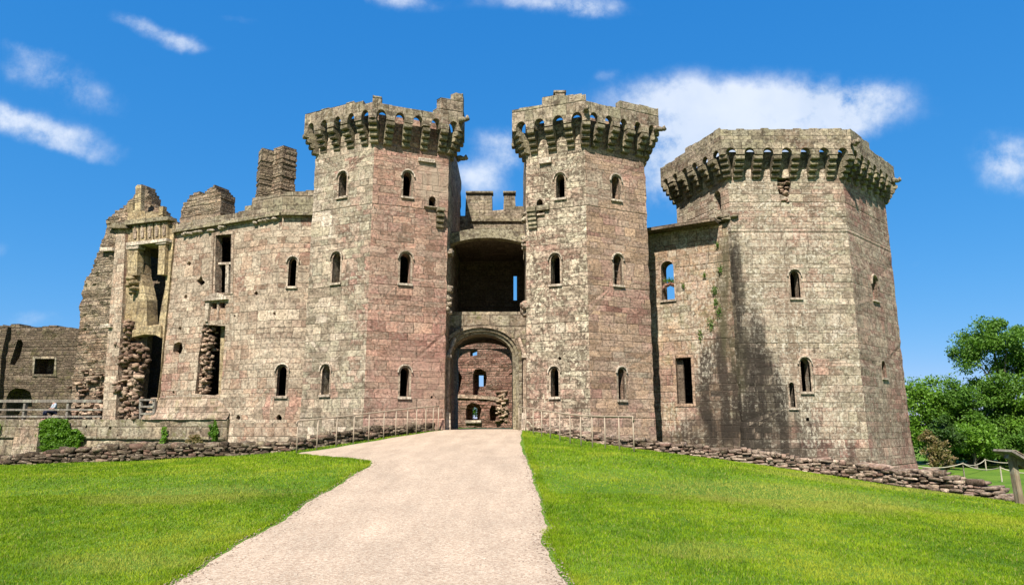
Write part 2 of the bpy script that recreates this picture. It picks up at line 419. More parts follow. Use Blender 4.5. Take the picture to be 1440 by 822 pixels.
    for (cx, cz, rx, rz, k) in white:
        s_ = g.m('MULTIPLY', g.m('MULTIPLY', spot(cx, cz, rx, rz, .6), k), g.m('MAXIMUM', g.ss(g.noise(g.comb(g.m('MULTIPLY', u0, 1.6), g.m('MULTIPLY', v0, .8), seed + 2), 5.0, 5, .7), .50, .58), 1.0 if rz < .01 else g.m('MULTIPLY', g.ss(f2, .45, .6), .15))); c = g.mix(g.m('MULTIPLY', s_, .62), c, (.66, .62, .50))
    if island:
        ri = g.new('ShaderNodeNewGeometry').outputs['Random Per Island']; rw = g.white(g.comb(ri, .3, seed)); rc = g.xyz(rw['Color'])
        c = g.mix(1.0, c, g.ramp(rc[0], [(0, (.38, .34, .30)), (.35, (.75, .72, .69)), (.75, (1.1, 1.08, 1.04)), (1, (1.6, 1.57, 1.5))]), 'MULTIPLY')
        c = g.mix(g.m('MULTIPLY', g.ss(rc[1], .8, .85), .3), c, (.30, .17, .13))
    jp = g.m('MULTIPLY', g.lin(g.noise(uv, 1.9, 4, .65), .40, .60, .0, 1.15), 1 - jd)
    c = g.mix(g.m('MULTIPLY', g.m('SUBTRACT', 1.0, jm), jp), c, (.15, .115, .085))
    gain *= ALB; c = g.mix(1.0, c, (gain * 1.05, gain * .98, gain * .945), 'MULTIPLY')
    g.put(b.inputs['Base Color'], c)
    hh = g.m('ADD', g.m('MULTIPLY', jm, .55), g.m('ADD', g.m('MULTIPLY', f1, .5), g.m('MULTIPLY', r_col[2], .42 if not rubble else .8)))
    bump(g, b, hh, bstr, .08 if not rubble else .12)
    return m

DK = (.036, .030, .024)
M_left = masonry('ashlar cream', [PINK, TAN, CREAM, GREYG, CREAM, PALE, PALE], lich=.6, dark=.38, streak=.5, seed=1, region=.30)
M_pink = masonry('ashlar pink', [ROSE, PINK, (.43, .27, .20), TAN, PINK, CREAM], wd=.62, lich=.30, dark=.22, streak=.35, seed=2, region=.33, stains=[(-3.5, 12.3, .95, 1.0, .75, CREAM), (-4.2, 3.0, 1.2, 2.0, .35, TAN)])
M_speck = masonry('ashlar lichened', [PINK, TAN, CREAM, GREYG, PALE], lich=.95, dark=.7, streak=.65, seed=3, mott=1.35, lcol=(.70, .65, .49))
M_tanp = masonry('ashlar tan pink', [ROSE, PINK, TAN, (.44, .31, .21), TAN, CREAM], wd=.66, lich=.25, dark=.16, streak=.25, seed=4)
M_range = masonry('ashlar range', [PINK, (.43, .31, .225), CREAM, CREAM, TAN], h=.29, lich=.50, dark=.16, streak=.22, seed=5, region=.25)
M_closet = masonry('ashlar grey cream', [PINK, TAN, CREAM, GREYG, CREAM, PALE], h=.27, wd=.56, lich=.85, lcol=(.66, .63, .52), dark=.40, streak=.5, seed=6,
                   stains=[(9.9, 3.0, 1.9, 2.6, 1.3, DK), (9.9, 6.4, .55, 3.4, .95, (.085, .078, .045)), (11.3, 1.3, 2.0, 1.9, .95, DK), (12.2, 7.6, .8, 1.6, .5, BROWN), (10.6, 5.0, .7, 1.8, .9, DK), (10.1, 7.6, .32, 2.2, 1.2, DK), (13.0, 0.2, 3.5, .75, .75, DK), (12.4, 4.6, .25, 1.2, .6, BROWN), (11.6, 10.0, .9, .9, .4, BROWN)],
                   white=[(10.7, 6.4, .5, 1.2, .5), (11.9, 3.4, .5, 1.4, .6), (12.9, 2.4, .5, 1.8, 1.0), (14.0, 2.0, .5, 1.6, .9), (12.2, 9.6, 2.0, 1.0, .8), (12.8, .95, 2.2, .08, .7), (13.0, 7.2, 2.0, 1.6, .5)])
M_closet_r = masonry('ashlar closet east', [ROSE, PINK, TAN, CREAM, PINK], h=.27, wd=.5, lich=.55, dark=.3, streak=.45, seed=7)
M_curtain = masonry('ashlar curtain', [PINK, TAN, (.42, .30, .2), CREAM, GREYG], wd=.5, lich=.75, dark=.35, streak=.35, seed=8, moss=.3,
                    stains=[(9.5, 3.2, 1.2, 2.4, 1.3, DK), (9.8, 6.9, .55, 3.0, .95, (.085, .08, .045)), (8.8, 1.2, 1.6, .9, .8, DK), (7.6, .9, 1.2, .4, .5, DK)],
                    white=[(8.7, 4.9, .5, 1.4, .9), (7.5, 1.8, .6, .7, .8), (8.6, 8.0, 1.0, 1.2, .7)])
M_para = masonry('parapet stone', [GREYG, (.36, .33, .22), CREAM, (.38, .34, .23), TAN], h=.30, wd=.6, lich=.55, dark=.6, streak=.55, seed=9, moss=.15, gain=.82)
M_corb = masonry('corbel stone', [GREYG, (.37, .335, .22), (.40, .35, .23)], h=.6, wd=1.2, joint=.004, lich=.45, dark=.6, streak=.4, seed=10, gain=.78)
M_dress = masonry('dressed stone', [TAN, (.41, .33, .25), CREAM], h=.34, wd=.5, joint=.008, jd=.5, lich=.45, dark=.35, streak=.4, seed=11, mott=1.0)
M_dressp = masonry('pale dressed stone', [(.50, .43, .32), PALE, PALE], h=.34, wd=.5, joint=.008, jd=.5, lich=.4, dark=.25, streak=.3, seed=12, mott=.9)
M_carved = masonry('carved yellow stone', [OCHRE, (.45, .37, .22), (.38, .29, .17)], h=.4, wd=.8, joint=.006, jd=.5, lich=.3, dark=.3, streak=.55, seed=13)
M_rub = masonry('rubble core', [(.24, .165, .11), (.32, .23, .155), (.38, .31, .215), (.27, .22, .155), (.42, .36, .26)], h=.14, wd=.34, joint=.02, rubble=True, jd=.12, lich=.35, dark=.35, streak=.1, seed=14, bstr=1.0, moss=.12)
M_rubred = masonry('red rubble', [(.20, .10, .08), (.29, .155, .115), (.33, .2, .15), (.25, .16, .12)], h=.16, wd=.38, joint=.02, rubble=True, jd=.12, lich=.3, dark=.3, streak=.1, seed=15, bstr=1.0)
M_rockred = masonry('red rubble rocks', [(.26, .18, .135), (.36, .26, .19), (.43, .34, .26), (.30, .225, .175)], h=3, wd=5, joint=.001, region=1.8, lich=.3, dark=.3, streak=.1, seed=15, bstr=1.0, island=1.0)
M_rubgrey = masonry('grey brown rubble', [(.16, .125, .09), (.22, .175, .125), (.19, .15, .10), (.26, .21, .15)], h=.17, wd=.4, joint=.02, rubble=True, jd=.15, lich=.22, dark=.4, streak=.1, seed=16, bstr=1.0, moss=.35, gain=.82)
M_rev = masonry('revetment stone', [(.27, .21, .15), (.34, .28, .20), GREYG, CREAM], h=.42, wd=.9, joint=.02, jd=.25, lich=.45, dark=.6, streak=.6, seed=17, moss=.5, gain=.9)
M_foot = masonry('weathered foot', [(.30, .24, .16), TAN, CREAM, (.36, .30, .19)], h=.24, wd=.5, lich=.4, dark=.5, streak=.4, seed=21, moss=.35)
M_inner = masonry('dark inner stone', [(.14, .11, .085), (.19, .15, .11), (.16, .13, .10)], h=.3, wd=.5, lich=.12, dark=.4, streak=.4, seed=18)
M_stone = masonry('loose field stone', [(.20, .15, .115), (.30, .235, .18), (.26, .20, .17), (.38, .33, .27), (.24, .20, .15)], h=3, wd=5, joint=.001, lich=.5, dark=.5, streak=.0, seed=19, mott=1.2, region=1.8, moss=.22, island=1.0)
M_stoned = masonry('dark mossy stone', [(.10, .08, .06), (.17, .135, .10), (.13, .11, .085), (.24, .20, .15)], h=3, wd=5, joint=.001, lich=.45, dark=.6, streak=0, seed=20, mott=1.2, region=1.8, moss=.25, island=1.0)

def mat_flat(name, col, rough=.8, var=.25, scale=8, metal=0.0, bmp=.3):
    m, g, b = base_mat(name); p = g.new('ShaderNodeTexCoord').outputs['Object']
    n = g.noise(p, scale, 6, .65); n2 = g.noise(p, scale * .13, 3, .5)
    k = g.m('MULTIPLY', g.lin(n, .25, .75, 1 - var, 1 + var), g.lin(n2, .3, .7, 1 - var * .6, 1 + var * .6))
    g.put(b.inputs['Base Color'], g.mix(1.0, tuple(q * ALB for q in col), g.comb(k, k, k), 'MULTIPLY'))
    b.inputs['Roughness'].default_value = rough; b.inputs['Metallic'].default_value = metal
    bump(g, b, n, bmp, .02); return m
M_rail = mat_flat('painted rail', (.42, .33, .235), .5, .15, 12)
M_rope = mat_flat('rope', (.50, .45, .33), .9, .2, 30)
def mat_wood(name, col, col2):
    m, g, b = base_mat(name); p = g.new('ShaderNodeTexCoord').outputs['Object']; x, y, z = g.xyz(p)
    n = g.noise(g.comb(g.m('MULTIPLY', x, 14), g.m('MULTIPLY', y, 14), g.m('MULTIPLY', z, 1.5)), 1.5, 5, .6); n2 = g.noise(p, 3, 4, .6)
    c = g.mix(g.ss(n, .35, .65), col, col2); c = g.mix(g.m('MULTIPLY', g.ss(n2, .5, .65), .5), c, (.33, .33, .25))
    g.put(b.inputs['Base Color'], c); bump(g, b, n, .5, .01); return m
M_wood = mat_wood('weathered oak', (.10, .085, .07), (.20, .17, .14))
M_wood2 = mat_wood('lichened post', (.13, .095, .06), (.25, .195, .13))
def mat_leaf(name, c1, c2, trans=.35):
    m, g, b = base_mat(name); gm = g.new('ShaderNodeNewGeometry')
    isl = gm.outputs['Random Per Island']; pos = gm.outputs['Position']
    n = g.noise(pos, .7, 2, .5)
    t = g.m('ADD', g.m('MULTIPLY', isl, .55), g.lin(n, .3, .7, 0, .45))
    c = g.mix(t, tuple(q * .95 for q in c1), tuple(q * .95 for q in c2))
    g.put(b.inputs['Base Color'], c); b.inputs['Roughness'].default_value = .55; b.inputs['Specular IOR Level'].default_value = .3
    tr = g.new('ShaderNodeBsdfTranslucent'); g.put(tr.inputs['Color'], g.mix(1.0, c, (1.2, 1.35, .5), 'MULTIPLY'))
    mx = g.new('ShaderNodeMixShader'); mx.inputs[0].default_value = trans
    g.l.new(b.outputs[0], mx.inputs[1]); g.l.new(tr.outputs[0], mx.inputs[2])
    out = m.node_tree.nodes['Material Output']; g.l.new(mx.outputs[0], out.inputs[0]); return m
M_leafA = mat_leaf('leaves mid green', (.05, .12, .012), (.13, .24, .03))
M_leafB = mat_leaf('leaves dark green', (.028, .065, .010), (.075, .14, .022))
M_leafC = mat_leaf('leaves bright green', (.08, .175, .012), (.17, .30, .03))
M_leafR = mat_leaf('leaves dry', (.10, .13, .03), (.33, .20, .11))
M_ivy = mat_leaf('ivy leaves', (.05, .12, .008), (.14, .26, .02))
M_bark = mat_wood('bark', (.07, .055, .04), (.15, .125, .095))

# ------------------------------------------------------------------ terrain
CP = np.array([(0, 0, 0), (-5.5, 7.4, -.02), (0, 7.4, 0), (5.9, 8.0, -.12), (-3.5, 13, .38), (.5, 13, .38), (.4, 19.4, .80), (-3.5, 17.5, .67), (-7.1, 22.9, .70), (-3.05, 28.4, 1.36), (.4, 28.6, 1.37),
               (-12, 15, .35), (-17.5, 23, .29), (-11.7, 23.2, .47), (-26, 21.5, .15), (-26, 8, -.2), (3.4, 19.5, .86), (4.1, 23.8, .80), (6.5, 23, .52), (8.7, 22.3, .22), (10.55, 21.5, -.05),
               (11.6, 19.8, -.27), (12.9, 18, -.36), (11.5, 16, -.14), (12, 9, -.5), (0, -6, -.1), (-10, -6, -.2), (10, -6, -.5), (22, 12, -1.2), (20, 20, -1.25), (-3, 31, 1.4), (1, 31, 1.4)], float)
def tps_fit(P):
    n = len(P); d = np.hypot(P[:, None, 0] - P[None, :, 0], P[:, None, 1] - P[None, :, 1])
    K = np.where(d > 0, d * d * np.log(d + 1e-12), 0) + np.eye(n) * .6
    A = np.zeros((n + 3, n + 3)); A[:n, :n] = K; A[:n, n] = 1; A[:n, n + 1:] = P[:, :2]; A[n, :n] = 1; A[n + 1:, :n] = P[:, :2].T
    return np.linalg.solve(A, np.concatenate([P[:, 2], [0, 0, 0]]))
TW = tps_fit(CP)
def tps(x, y):
    x = np.asarray(x, float); y = np.asarray(y, float); r = np.full(x.shape, TW[-3]) + TW[-2] * x + TW[-1] * y
    for i in range(len(CP)):
        d2 = (x - CP[i, 0]) ** 2 + (y - CP[i, 1]) ** 2; r = r + TW[i] * .5 * d2 * np.log(d2 + 1e-12)
    return r
def sst(a): a = np.clip(a, 0, 1); return a * a * (3 - 2 * a)
LX = [-400, -60, -26, -17.5, -11.7, -7.6, -5.2, -3.15]; LY = [15, 19, 21.5, 23.1, 23.3, 23.6, 26.3, 29.1]
RX = [.55, 4.1, 6.5, 8.7, 10.55, 11.6, 12.9, 14.5, 60, 400]; RY = [29.1, 24.0, 23.05, 22.35, 21.5, 19.8, 18.0, 16.5, 10, -50]
def front(x): return np.where(x < -1.2, np.interp(x, LX, LY, right=40), np.interp(x, RX, RY, left=40))
B0 = Vector((-10.5, 30.0)); BD = Vector((-.9085, .4180)).normalized()       # line of the left range, towards the left
def revy(x): return B0.y - .20 + (B0.x - x) / .9085 * .418
def ground(x, y):
    x = np.asarray(x, float); y = np.asarray(y, float)
    far = sst((np.hypot(x, y - 14) - 24) / 16)
    z = tps(np.clip(x, -30, 22), np.clip(y, -8, 32)) * (1 - far) + np.where(x < -3, .0, -1.25) * far
    z = z + .012 * np.sin(x * 1.7 + y) * np.sin(y * 1.3)
    moat = np.where(x < -2, -.7, -1.3)
    gate = sst((x + 3.25) / .2) * sst((.85 - x) / .2)
    s = sst((y - front(x) - .25) / .5) * (1 - gate)
    z = z * (1 - s) + moat * s
    zg = np.minimum(1.42, 1.2 + (y - 26) * .1)
    z = np.where((gate > .5) & (y > 28.9), 1.4, z)
    court = sst((y - 30.8) / .6) * sst((x + 9.6) / .4) * sst((5.8 - x) / .5)
    z = z * (1 - court) + 1.4 * court
    pl = sst((y - revy(x) - .3) / .5) * sst((-12.9 - x) / .5) * sst((x + 90) / 20)
    z = z * (1 - pl) + 1.83 * pl
    return z
def axis(a, b, near, grow, lo, hi):
    v = list(np.arange(a, b + 1e-6, near)); s = near
    while v[-1] < hi: s *= grow; v.append(v[-1] + s)
    s = near
    while v[0] > lo: s *= grow; v.insert(0, v[0] - s)
    return np.array(v)
gx = axis(-30, 22, .25, 1.14, -2500, 2500); gy = axis(2, 42, .25, 1.14, -600, 4000)
X, Y = np.meshgrid(gx, gy); Z = ground(X, Y)
nx, ny = len(gx), len(gy)
idx = np.arange(nx * ny).reshape(ny, nx)
F = np.stack([idx[:-1, :-1], idx[:-1, 1:], idx[1:, 1:], idx[1:, :-1]], -1).reshape(-1, 4)
a = Acc(); a.add(np.stack([X, Y, Z], -1).reshape(-1, 3), F)
m, g, b = base_mat('turf'); p = g.new('ShaderNodeNewGeometry').outputs['Position']
n1 = g.noise(p, .35, 4, .6); n2 = g.noise(p, 14, 6, .7); n3 = g.noise(p, 2.2, 4, .6)
c = g.mix(g.ss(n1, .35, .65), (.060, .125, .012), (.105, .175, .018)); c = g.mix(g.m('MULTIPLY', g.ss(n3, .5, .7), .5), c, (.13, .155, .03))
k = g.lin(n2, .3, .7, .65, 1.35); c = g.mix(1.0, c, g.comb(k, k, k), 'MULTIPLY'); g.put(b.inputs['Base Color'], c); bump(g, b, n2, .9, .05)
tg = link('ground', a.mesh('ground'), m, smooth=True); tag(tg, kind='structure')

# path: gravel strip that flares left to the end of the railing
def xl(y):
    y = np.asarray(y, float)
    r = np.interp(y, [-20, 7.4, 12.5, 16.6, 17.6, 18.6, 22.4, 22.75, 28.6, 29.2, 45], [-3.7, -3.62, -3.56, -3.5, -3.62, -4.2, -7.0, -7.1, -3.05, -2.9, -2.9])
    return r + .03 * np.sin(y * 1.9) + .014 * np.sin(y * 7.1 + 1) + .008 * np.sin(y * 17.0)
def xr(y):
    y = np.asarray(y, float)
    r = np.interp(y, [-20, 7.4, 8.9, 9.35, 9.7, 10.1, 12.5, 19, 28, 28.8, 29.2, 45], [.8, .68, .55, .47, .47, .62, .58, .46, .48, .52, .6, .6])
    return r + .018 * np.sin(y * 2.1) + .01 * np.sin(y * 9.1 + 2) + .006 * np.sin(y * 23.0)
ys = np.arange(-8, 46, .1); ts = np.linspace(0, 1, 30)
PX = xl(ys)[:, None] * (1 - ts) + xr(ys)[:, None] * ts; PY = np.repeat(ys[:, None], len(ts), 1)
PZ = ground(PX, PY) + .012 + .012 * np.sin(np.pi * ts)[None]
PZ[:, 0] -= .05; PZ[:, -1] -= .05
a = Acc(); idx = np.arange(PX.size).reshape(PX.shape)
a.add(np.stack([PX, PY, PZ], -1).reshape(-1, 3), np.stack([idx[:-1, :-1], idx[:-1, 1:], idx[1:, 1:], idx[1:, :-1]], -1).reshape(-1, 4))
m, g, b = base_mat('gravel'); p = g.new('ShaderNodeNewGeometry').outputs['Position']
vo = g.new('ShaderNodeTexVoronoi'); vo.inputs['Scale'].default_value = 48; g.put(vo.inputs['Vector'], p)
n1 = g.noise(p, .8, 4, .6); n2 = g.noise(p, 30, 6, .75); n3 = g.noise(p, 3.5, 4, .7)
rv = g.xyz(vo.outputs['Color'])
c = g.ramp(rv[0], [(0, (.35, .25, .175)), (.3, (.45, .335, .24)), (.65, (.52, .395, .285)), (1, (.59, .48, .36))])
k = g.m('MULTIPLY', g.m('MULTIPLY', g.lin(n2, .3, .7, .60, .90), g.lin(n1, .35, .65, .92, 1.06)), g.lin(g.noise(g.comb(g.m('MULTIPLY', g.xyz(p)[0], 2.2), g.m('MULTIPLY', g.xyz(p)[1], .35), 0), 1.0, 3, .6), .35, .65, .90, 1.07))
g.put(b.inputs['Base Color'], g.mix(1.0, c, g.comb(k, k, k), 'MULTIPLY'))
bump(g, b, g.m('ADD', vo.outputs['Distance'], n2), .6, .012)
tag(link('path', a.mesh('path'), m, smooth=True), kind='structure')
# loose pebbles
a = Acc(); n = 2600
yy = 6.3 + 13 * rng.random(n) ** 1.7; tt = rng.random(n); tt = np.where(rng.random(n) < .45, np.where(tt < .5, tt * .12, 1 - (1 - tt) * .12), tt)
xx = xl(yy) * (1 - tt) + xr(yy) * tt; zz = ground(xx, yy)
for i in range(n):
    s = rng.uniform(.008, .02); rock(a, (xx[i], yy[i], zz[i] + .018), (s * 1.3, s, s * .8), rng.uniform(0, 3), .8, .1)
tag(link('gravel', a.mesh('gravel'), mat_flat('pebble', (.34, .26, .20), .9, .45, 25)), 'loose pebbles scattered over the gravel path', 'gravel', kind='stuff')

# grass blades over the mown lawns
def on_lawn(x, y):
    ok = (y < front(x) - .02)
    ok &= ~((x > xl(y) - .0) & (x < xr(y)))
    return ok & ~((x > -7.2) & (x < .5) & (y > 23.0) & (x > xl(y) - .1))
def scatter(n, y0, y1, pw):
    t = rng.random(n); y = y0 + (y1 - y0) * t ** pw; half = y * .88 + 2.2; x = rng.uniform(-1, 1, n) * half
    return x, y
gxs, gys = [], []
for (n, y0, y1, pw) in ((540000, 5.8, 13, 1.0), (450000, 12, 30, 1.15)):
    x, y = scatter(n, y0, y1, pw); k = on_lawn(x, y) & (x < 19) & (x > -27); gxs.append(x[k]); gys.append(y[k])
# ragged tufts spilling along the path edges
n = 26000; y = 5.8 + 22 * rng.random(n) ** 1.5; sd_ = rng.random(n) < .5
off = np.abs(rng.normal(0, .07, n)) - .05
x = np.where(sd_, xl(y) - off, xr(y) + off); k = ~((y > 22.3) & sd_); gxs.append(x[k]); gys.append(y[k])
n = 3500; x = .62 + rng.normal(0, .16, n); y = 9.6 + rng.normal(0, .28, n); k = x > .42; gxs.append(x[k]); gys.append(y[k])
gx_ = np.concatenate(gxs); gy_ = np.concatenate(gys); n = len(gx_); gz_ = ground(gx_, gy_)
clump = .5 + .5 * np.sin(gx_ * 5.1 + np.sin(gy_ * 3.7) * 2) * np.sin(gy_ * 4.3 + np.sin(gx_ * 2.9) * 2)
hgt = rng.uniform(.016, .042, n) * (.65 + .7 * clump) + .012 * (gy_ > 16)
edge = np.minimum(np.abs(gx_ - xl(gy_)), np.abs(gx_ - xr(gy_))) < .14; hgt = np.where(edge & (gy_ < 28), hgt * 1.35, hgt)
wdt = rng.uniform(.003, .0065, n) * (1 + np.clip(gy_ - 8, 0, 20) * .11)
an = rng.uniform(0, 2 * np.pi, n); ax, ay = np.cos(an), np.sin(an); le = rng.normal(0, .5, (2, n)) * hgt
v = np.empty((n, 3, 3)); v[:, 0] = np.stack([gx_ - ax * wdt, gy_ - ay * wdt, gz_ - .006], 1); v[:, 1] = np.stack([gx_ + ax * wdt, gy_ + ay * wdt, gz_ - .006], 1)
v[:, 2] = np.stack([gx_ + le[0], gy_ + le[1], gz_ + hgt], 1)
a = Acc(); a.add(v.reshape(-1, 3), np.arange(n * 3).reshape(n, 3)); me = a.mesh('grass')
m, g, b = base_mat('grass blades'); gm = g.new('ShaderNodeNewGeometry'); p = gm.outputs['Position']; isl = gm.outputs['Random Per Island']
n1 = g.noise(p, .38, 4, .6); n2 = g.noise(p, 2.6, 5, .7); n3 = g.noise(p, 9, 3, .6); gx2, gy2, _z = g.xyz(p)
stripe = g.m('MULTIPLY', g.m('SINE', g.m('MULTIPLY_ADD', gx2, 3.1, g.m('MULTIPLY', gy2, 1.9))), .05)
t = g.m('ADD', stripe, g.m('ADD', g.m('MULTIPLY', isl, .34), g.m('ADD', g.lin(n1, .34, .66, 0, .34), g.m('ADD', g.lin(n2, .34, .66, 0, .26), g.lin(n3, .34, .66, -.06, .14)))))
c = g.ramp(t, [(0, (.05, .125, .005)), (.35, (.13, .245, .007)), (.65, (.26, .385, .010)), (1, (.45, .50, .04))])
c = g.mix(g.m('MULTIPLY', g.m('GREATER_THAN', isl, .93), .8), c, (.38, .34, .12))
yel = g.m('MULTIPLY', g.ss(n1, .52, .66), .6); c = g.mix(yel, c, (.36, .40, .04)); 
for (cx, cy, rx, ry, kk) in ((5.2, 13.5, 2.6, 1.5, .55), (8.6, 17.0, 2.8, 1.2, .5), (-6.0, 13.0, 1.8, 1.0, .45), (2.4, 9.0, .8, .5, .35), (-4.6, 8.4, .9, .5, .35)):
    q1 = g.m('DIVIDE', g.m('SUBTRACT', gx2, cx), rx); q2 = g.m('DIVIDE', g.m('SUBTRACT', gy2, cy), ry)
    q3 = g.ss(g.m('ADD', g.m('ADD', g.m('MULTIPLY', q1, q1), g.m('MULTIPLY', q2, q2)), g.m('MULTIPLY', g.m('SUBTRACT', n2, .5), 3.0)), 1.6, .3)
    c = g.mix(g.m('MULTIPLY', q3, kk), c, (.42, .40, .10))
c = g.mix(1.0, c, (.90, .86, .8), 'MULTIPLY')
g.put(b.inputs['Base Color'], c); b.inputs['Roughness'].default_value = .6
tr = g.new('ShaderNodeBsdfTranslucent'); g.put(tr.inputs['Color'], c); mx = g.new('ShaderNodeMixShader'); mx.inputs[0].default_value = .35
g.l.new(b.outputs[0], mx.inputs[1]); g.l.new(tr.outputs[0], mx.inputs[2]); g.l.new(mx.outputs[0], m.node_tree.nodes['Material Output'].inputs[0])
me.materials.append(m); o = bpy.data.objects.new('grass', me); C.objects.link(o)
tag(o, 'bright green mown grass on both sides of the gravel path', 'grass', kind='stuff')

# ------------------------------------------------------------------ windows, corbels and parapets
def wdir(P0, P1): e = (Vector(P1) - Vector(P0)).normalized(); return e, Vector((e.y, -e.x))
def surround(root, P0, P1, u, z0, z1, wd, mat=None, sill=True, hood=True, pointed=True, bars=False, panelled=False):
    """stone frame of an arched light, with hood mould and sill as its own pieces"""
    e, n = wdir(P0, P1); O0 = Vector(P0) + n * .006; O1 = Vector(P1) + n * .006
    mat = mat or M_dress; fr = .075
    bm = bmesh.new()
    big = lancet(u, z0 - .02, z1 + fr * .9, wd + fr * 2, pointed); hole = lancet(u, z0, z1, wd, pointed)
    panel(bm, O0, O1, big, [hole], thick=.16)
    f = obj('window_frame', bm, mat, root)
    if hood:
        bm = bmesh.new(); r = wd / 2 + fr; zs = z1 - wd / 2 * 1.25 + .02; rise = z1 + fr * .9 - zs
        outer = []; inner = []
        for i in range(13):
            a_ = pi - pi * i / 12; k = abs(cos(a_)) ** .9 * (1 if cos(a_) > 0 else -1)
            outer.append((u + (r + .055) * k, zs + (rise + .065) * sin(a_) ** 1.1)); inner.append((u + (r + .005) * k, zs + (rise + .005) * sin(a_) ** 1.1))
        panel(bm, Vector(P0) + n * .085, Vector(P1) + n * .085, [(p[0], p[1]) for p in inner] + list(reversed(outer)), thick=.09)
        obj('hood_mould', bm, M_dressp, f)
    if sill:
        bm = bmesh.new(); c = Vector(P0) + e * u + n * .02
        box(bm, (c.x, c.y, z0 - .065), (wd + .18, .12, .09), math.atan2(e.y, e.x)); obj('sill', bm, M_dressp, f)
    if bars:
        bm = bmesh.new(); c = Vector(P0) + e * u - n * .25
        bm.free()
        for k in range(1, 4): bm = bmesh.new(); q = e * (wd / 2 + .02); zz_ = z0 + (z1 - z0) * k / 4; tube(bm, [(c.x - q.x, c.y - q.y, zz_), (c.x + q.x, c.y + q.y, zz_)], .012, 5); obj('bar', bm, M_wood, f)
    return f

def make_corbel_mesh(depth, height, wid, tiers=4):
    bm = bmesh.new(); prof = [(-.12, 0.0)]; dz = height / tiers; y0 = .02
    for i in range(tiers):
        y1 = depth * (i + 1) / tiers; z = i * dz
        prof += [(y0, z + .008), (y1 - .045, z), (y1 - .008, z + dz * .16), (y1, z + dz * .38), (y1, z + dz - .055), (y1 - .075, z + dz - .045), (y1 - .075, z + dz)]
        y0 = y1 - .075
    prof.append((-.12, height))
    n = len(prof)
    A = [bm.verts.new((-wid / 2, -y, z)) for y, z in prof]; B_ = [bm.verts.new((wid / 2, -y, z)) for y, z in prof]
    for i in range(n): j = (i + 1) % n; bm.faces.new([A[i], A[j], B_[j], B_[i]])
    from mathutils.geometry import tessellate_polygon
    tri = tessellate_polygon([[Vector((y, z, 0)) for y, z in prof]])
    for t_ in tri:
        bm.faces.new([A[i] for i in t_]); bm.faces.new([B_[i] for i in t_])
    bmesh.ops.recalc_face_normals(bm, faces=bm.faces)
    me = bpy.data.meshes.new('corbel'); bm.to_mesh(me); bm.free(); me.materials.append(M_corb); auto_uv(me); return me
def parapet(root, plan, faces, zb, zs, zc, tops, off=.62, th=.30, wid=.36, pitch=.79, adj=None, skip=()):
    """machicolated parapet: corbels (parts) carry a wall pierced by small arches, with an open slot behind
    faces: indexes of the plan edges; zb/zs/zc: foot of corbels, springing, arch crown; tops[i]: [(fraction, height)..]"""
    cm = make_corbel_mesh(off + .02, zs - zb, wid)
    outp = offset(plan, off); inp = offset(plan, off - th); N = len(plan)
    for i_, k_ in (adj or {}).items():
        outp[i_] = tuple(plan[i_][q] + (outp[i_][q] - plan[i_][q]) * k_ for q in (0, 1)); inp[i_] = tuple(plan[i_][q] + (inp[i_][q] - plan[i_][q]) * k_ for q in (0, 1))
    bm = bmesh.new()
    for fi in faces:
        P0, P1 = outp[fi], outp[(fi + 1) % N]; Q0, Q1 = inp[fi], inp[(fi + 1) % N]
        e, n = wdir(P0, P1); L = (Vector(P1) - Vector(P0)).length
        k = max(1, round((L - .2) / pitch)); pt = L / k; ar = (pt - wid) / 2
        bot = []
        for i in range(k):
            c = (i + .5) * pt
            bot += [(i * pt if i == 0 else i * pt, zs)] if i == 0 else []
            for j in range(9):
                a_ = pi - pi * j / 8; bot.append((c + ar * cos(a_), zs + (zc - zs) * sin(a_) ** .8 + (0 if 0 < j < 8 else 0)))
        bot.append((L, zs))
        top = [(f * L, h) for f, h in tops[fi]]
        tp = ragged(top, random.uniform(.3, .5), .045)
        panel(bm, P0, P1, bot + list(reversed(tp)), Q=(Q0, Q1))
        for i in range(k + 1):
            if i == k and ((fi + 1) % N) in faces: continue                 # shared corner corbel
            if (fi, i) in skip: continue
            pc = Vector(P0) + e * (i * pt); rz = math.atan2(e.y, e.x); base = pc - n * off
            if i == 0 or i == k:
                cidx = fi if i == 0 else (fi + 1) % N
                base = Vector(plan[cidx]); dv_ = Vector(outp[cidx]) - base
                if (i == 0 and ((fi - 1) % N) in faces): rz = math.atan2(dv_.y, dv_.x) + pi / 2
                else: base = Vector(P0) + e * (wid / 2 if i == 0 else L - wid / 2) - n * off
            o = bpy.data.objects.new('corbel', cm); C.objects.link(o); o.parent = root
            o.location = Vector((base.x, base.y, zb + random.uniform(-.008, .008))) - root_loc(root); o.rotation_euler = (random.uniform(-.03, .01), random.uniform(-.02, .02), rz + random.uniform(-.03, .03)); o.scale = (random.uniform(.88, 1.08), random.uniform(.9, 1.02), random.uniform(.97, 1.03))
    return obj('parapet', bm, M_para, root)
def coping_band(root, P0, P1, z, h, proj, mat, name='string_course'):
    e, n = wdir(P0, P1); L = (Vector(P1) - Vector(P0)).length; bm = bmesh.new()
    c = (Vector(P0) + Vector(P1)) / 2 + n * (proj / 2 - .02); box(bm, (c.x, c.y, z), (L, proj + .04, h), math.atan2(e.y, e.x)); return obj(name, bm, mat, root)
def gargoyle(root, base, d, mat=M_para, L=.75):
    bm = bmesh.new(); b0 = Vector(base); dd = Vector(d).normalized()
    tube(bm, [b0, b0 + dd * L * .35 + Vector((0, 0, .05)), b0 + dd * L * .7, b0 + dd * L * .85 + Vector((0, 0, .06)), b0 + dd * L + Vector((0, 0, -.04))], [.17, .14, .10, .14, .07], 8)
    return obj('gargoyle', bm, mat, root, smooth=True)

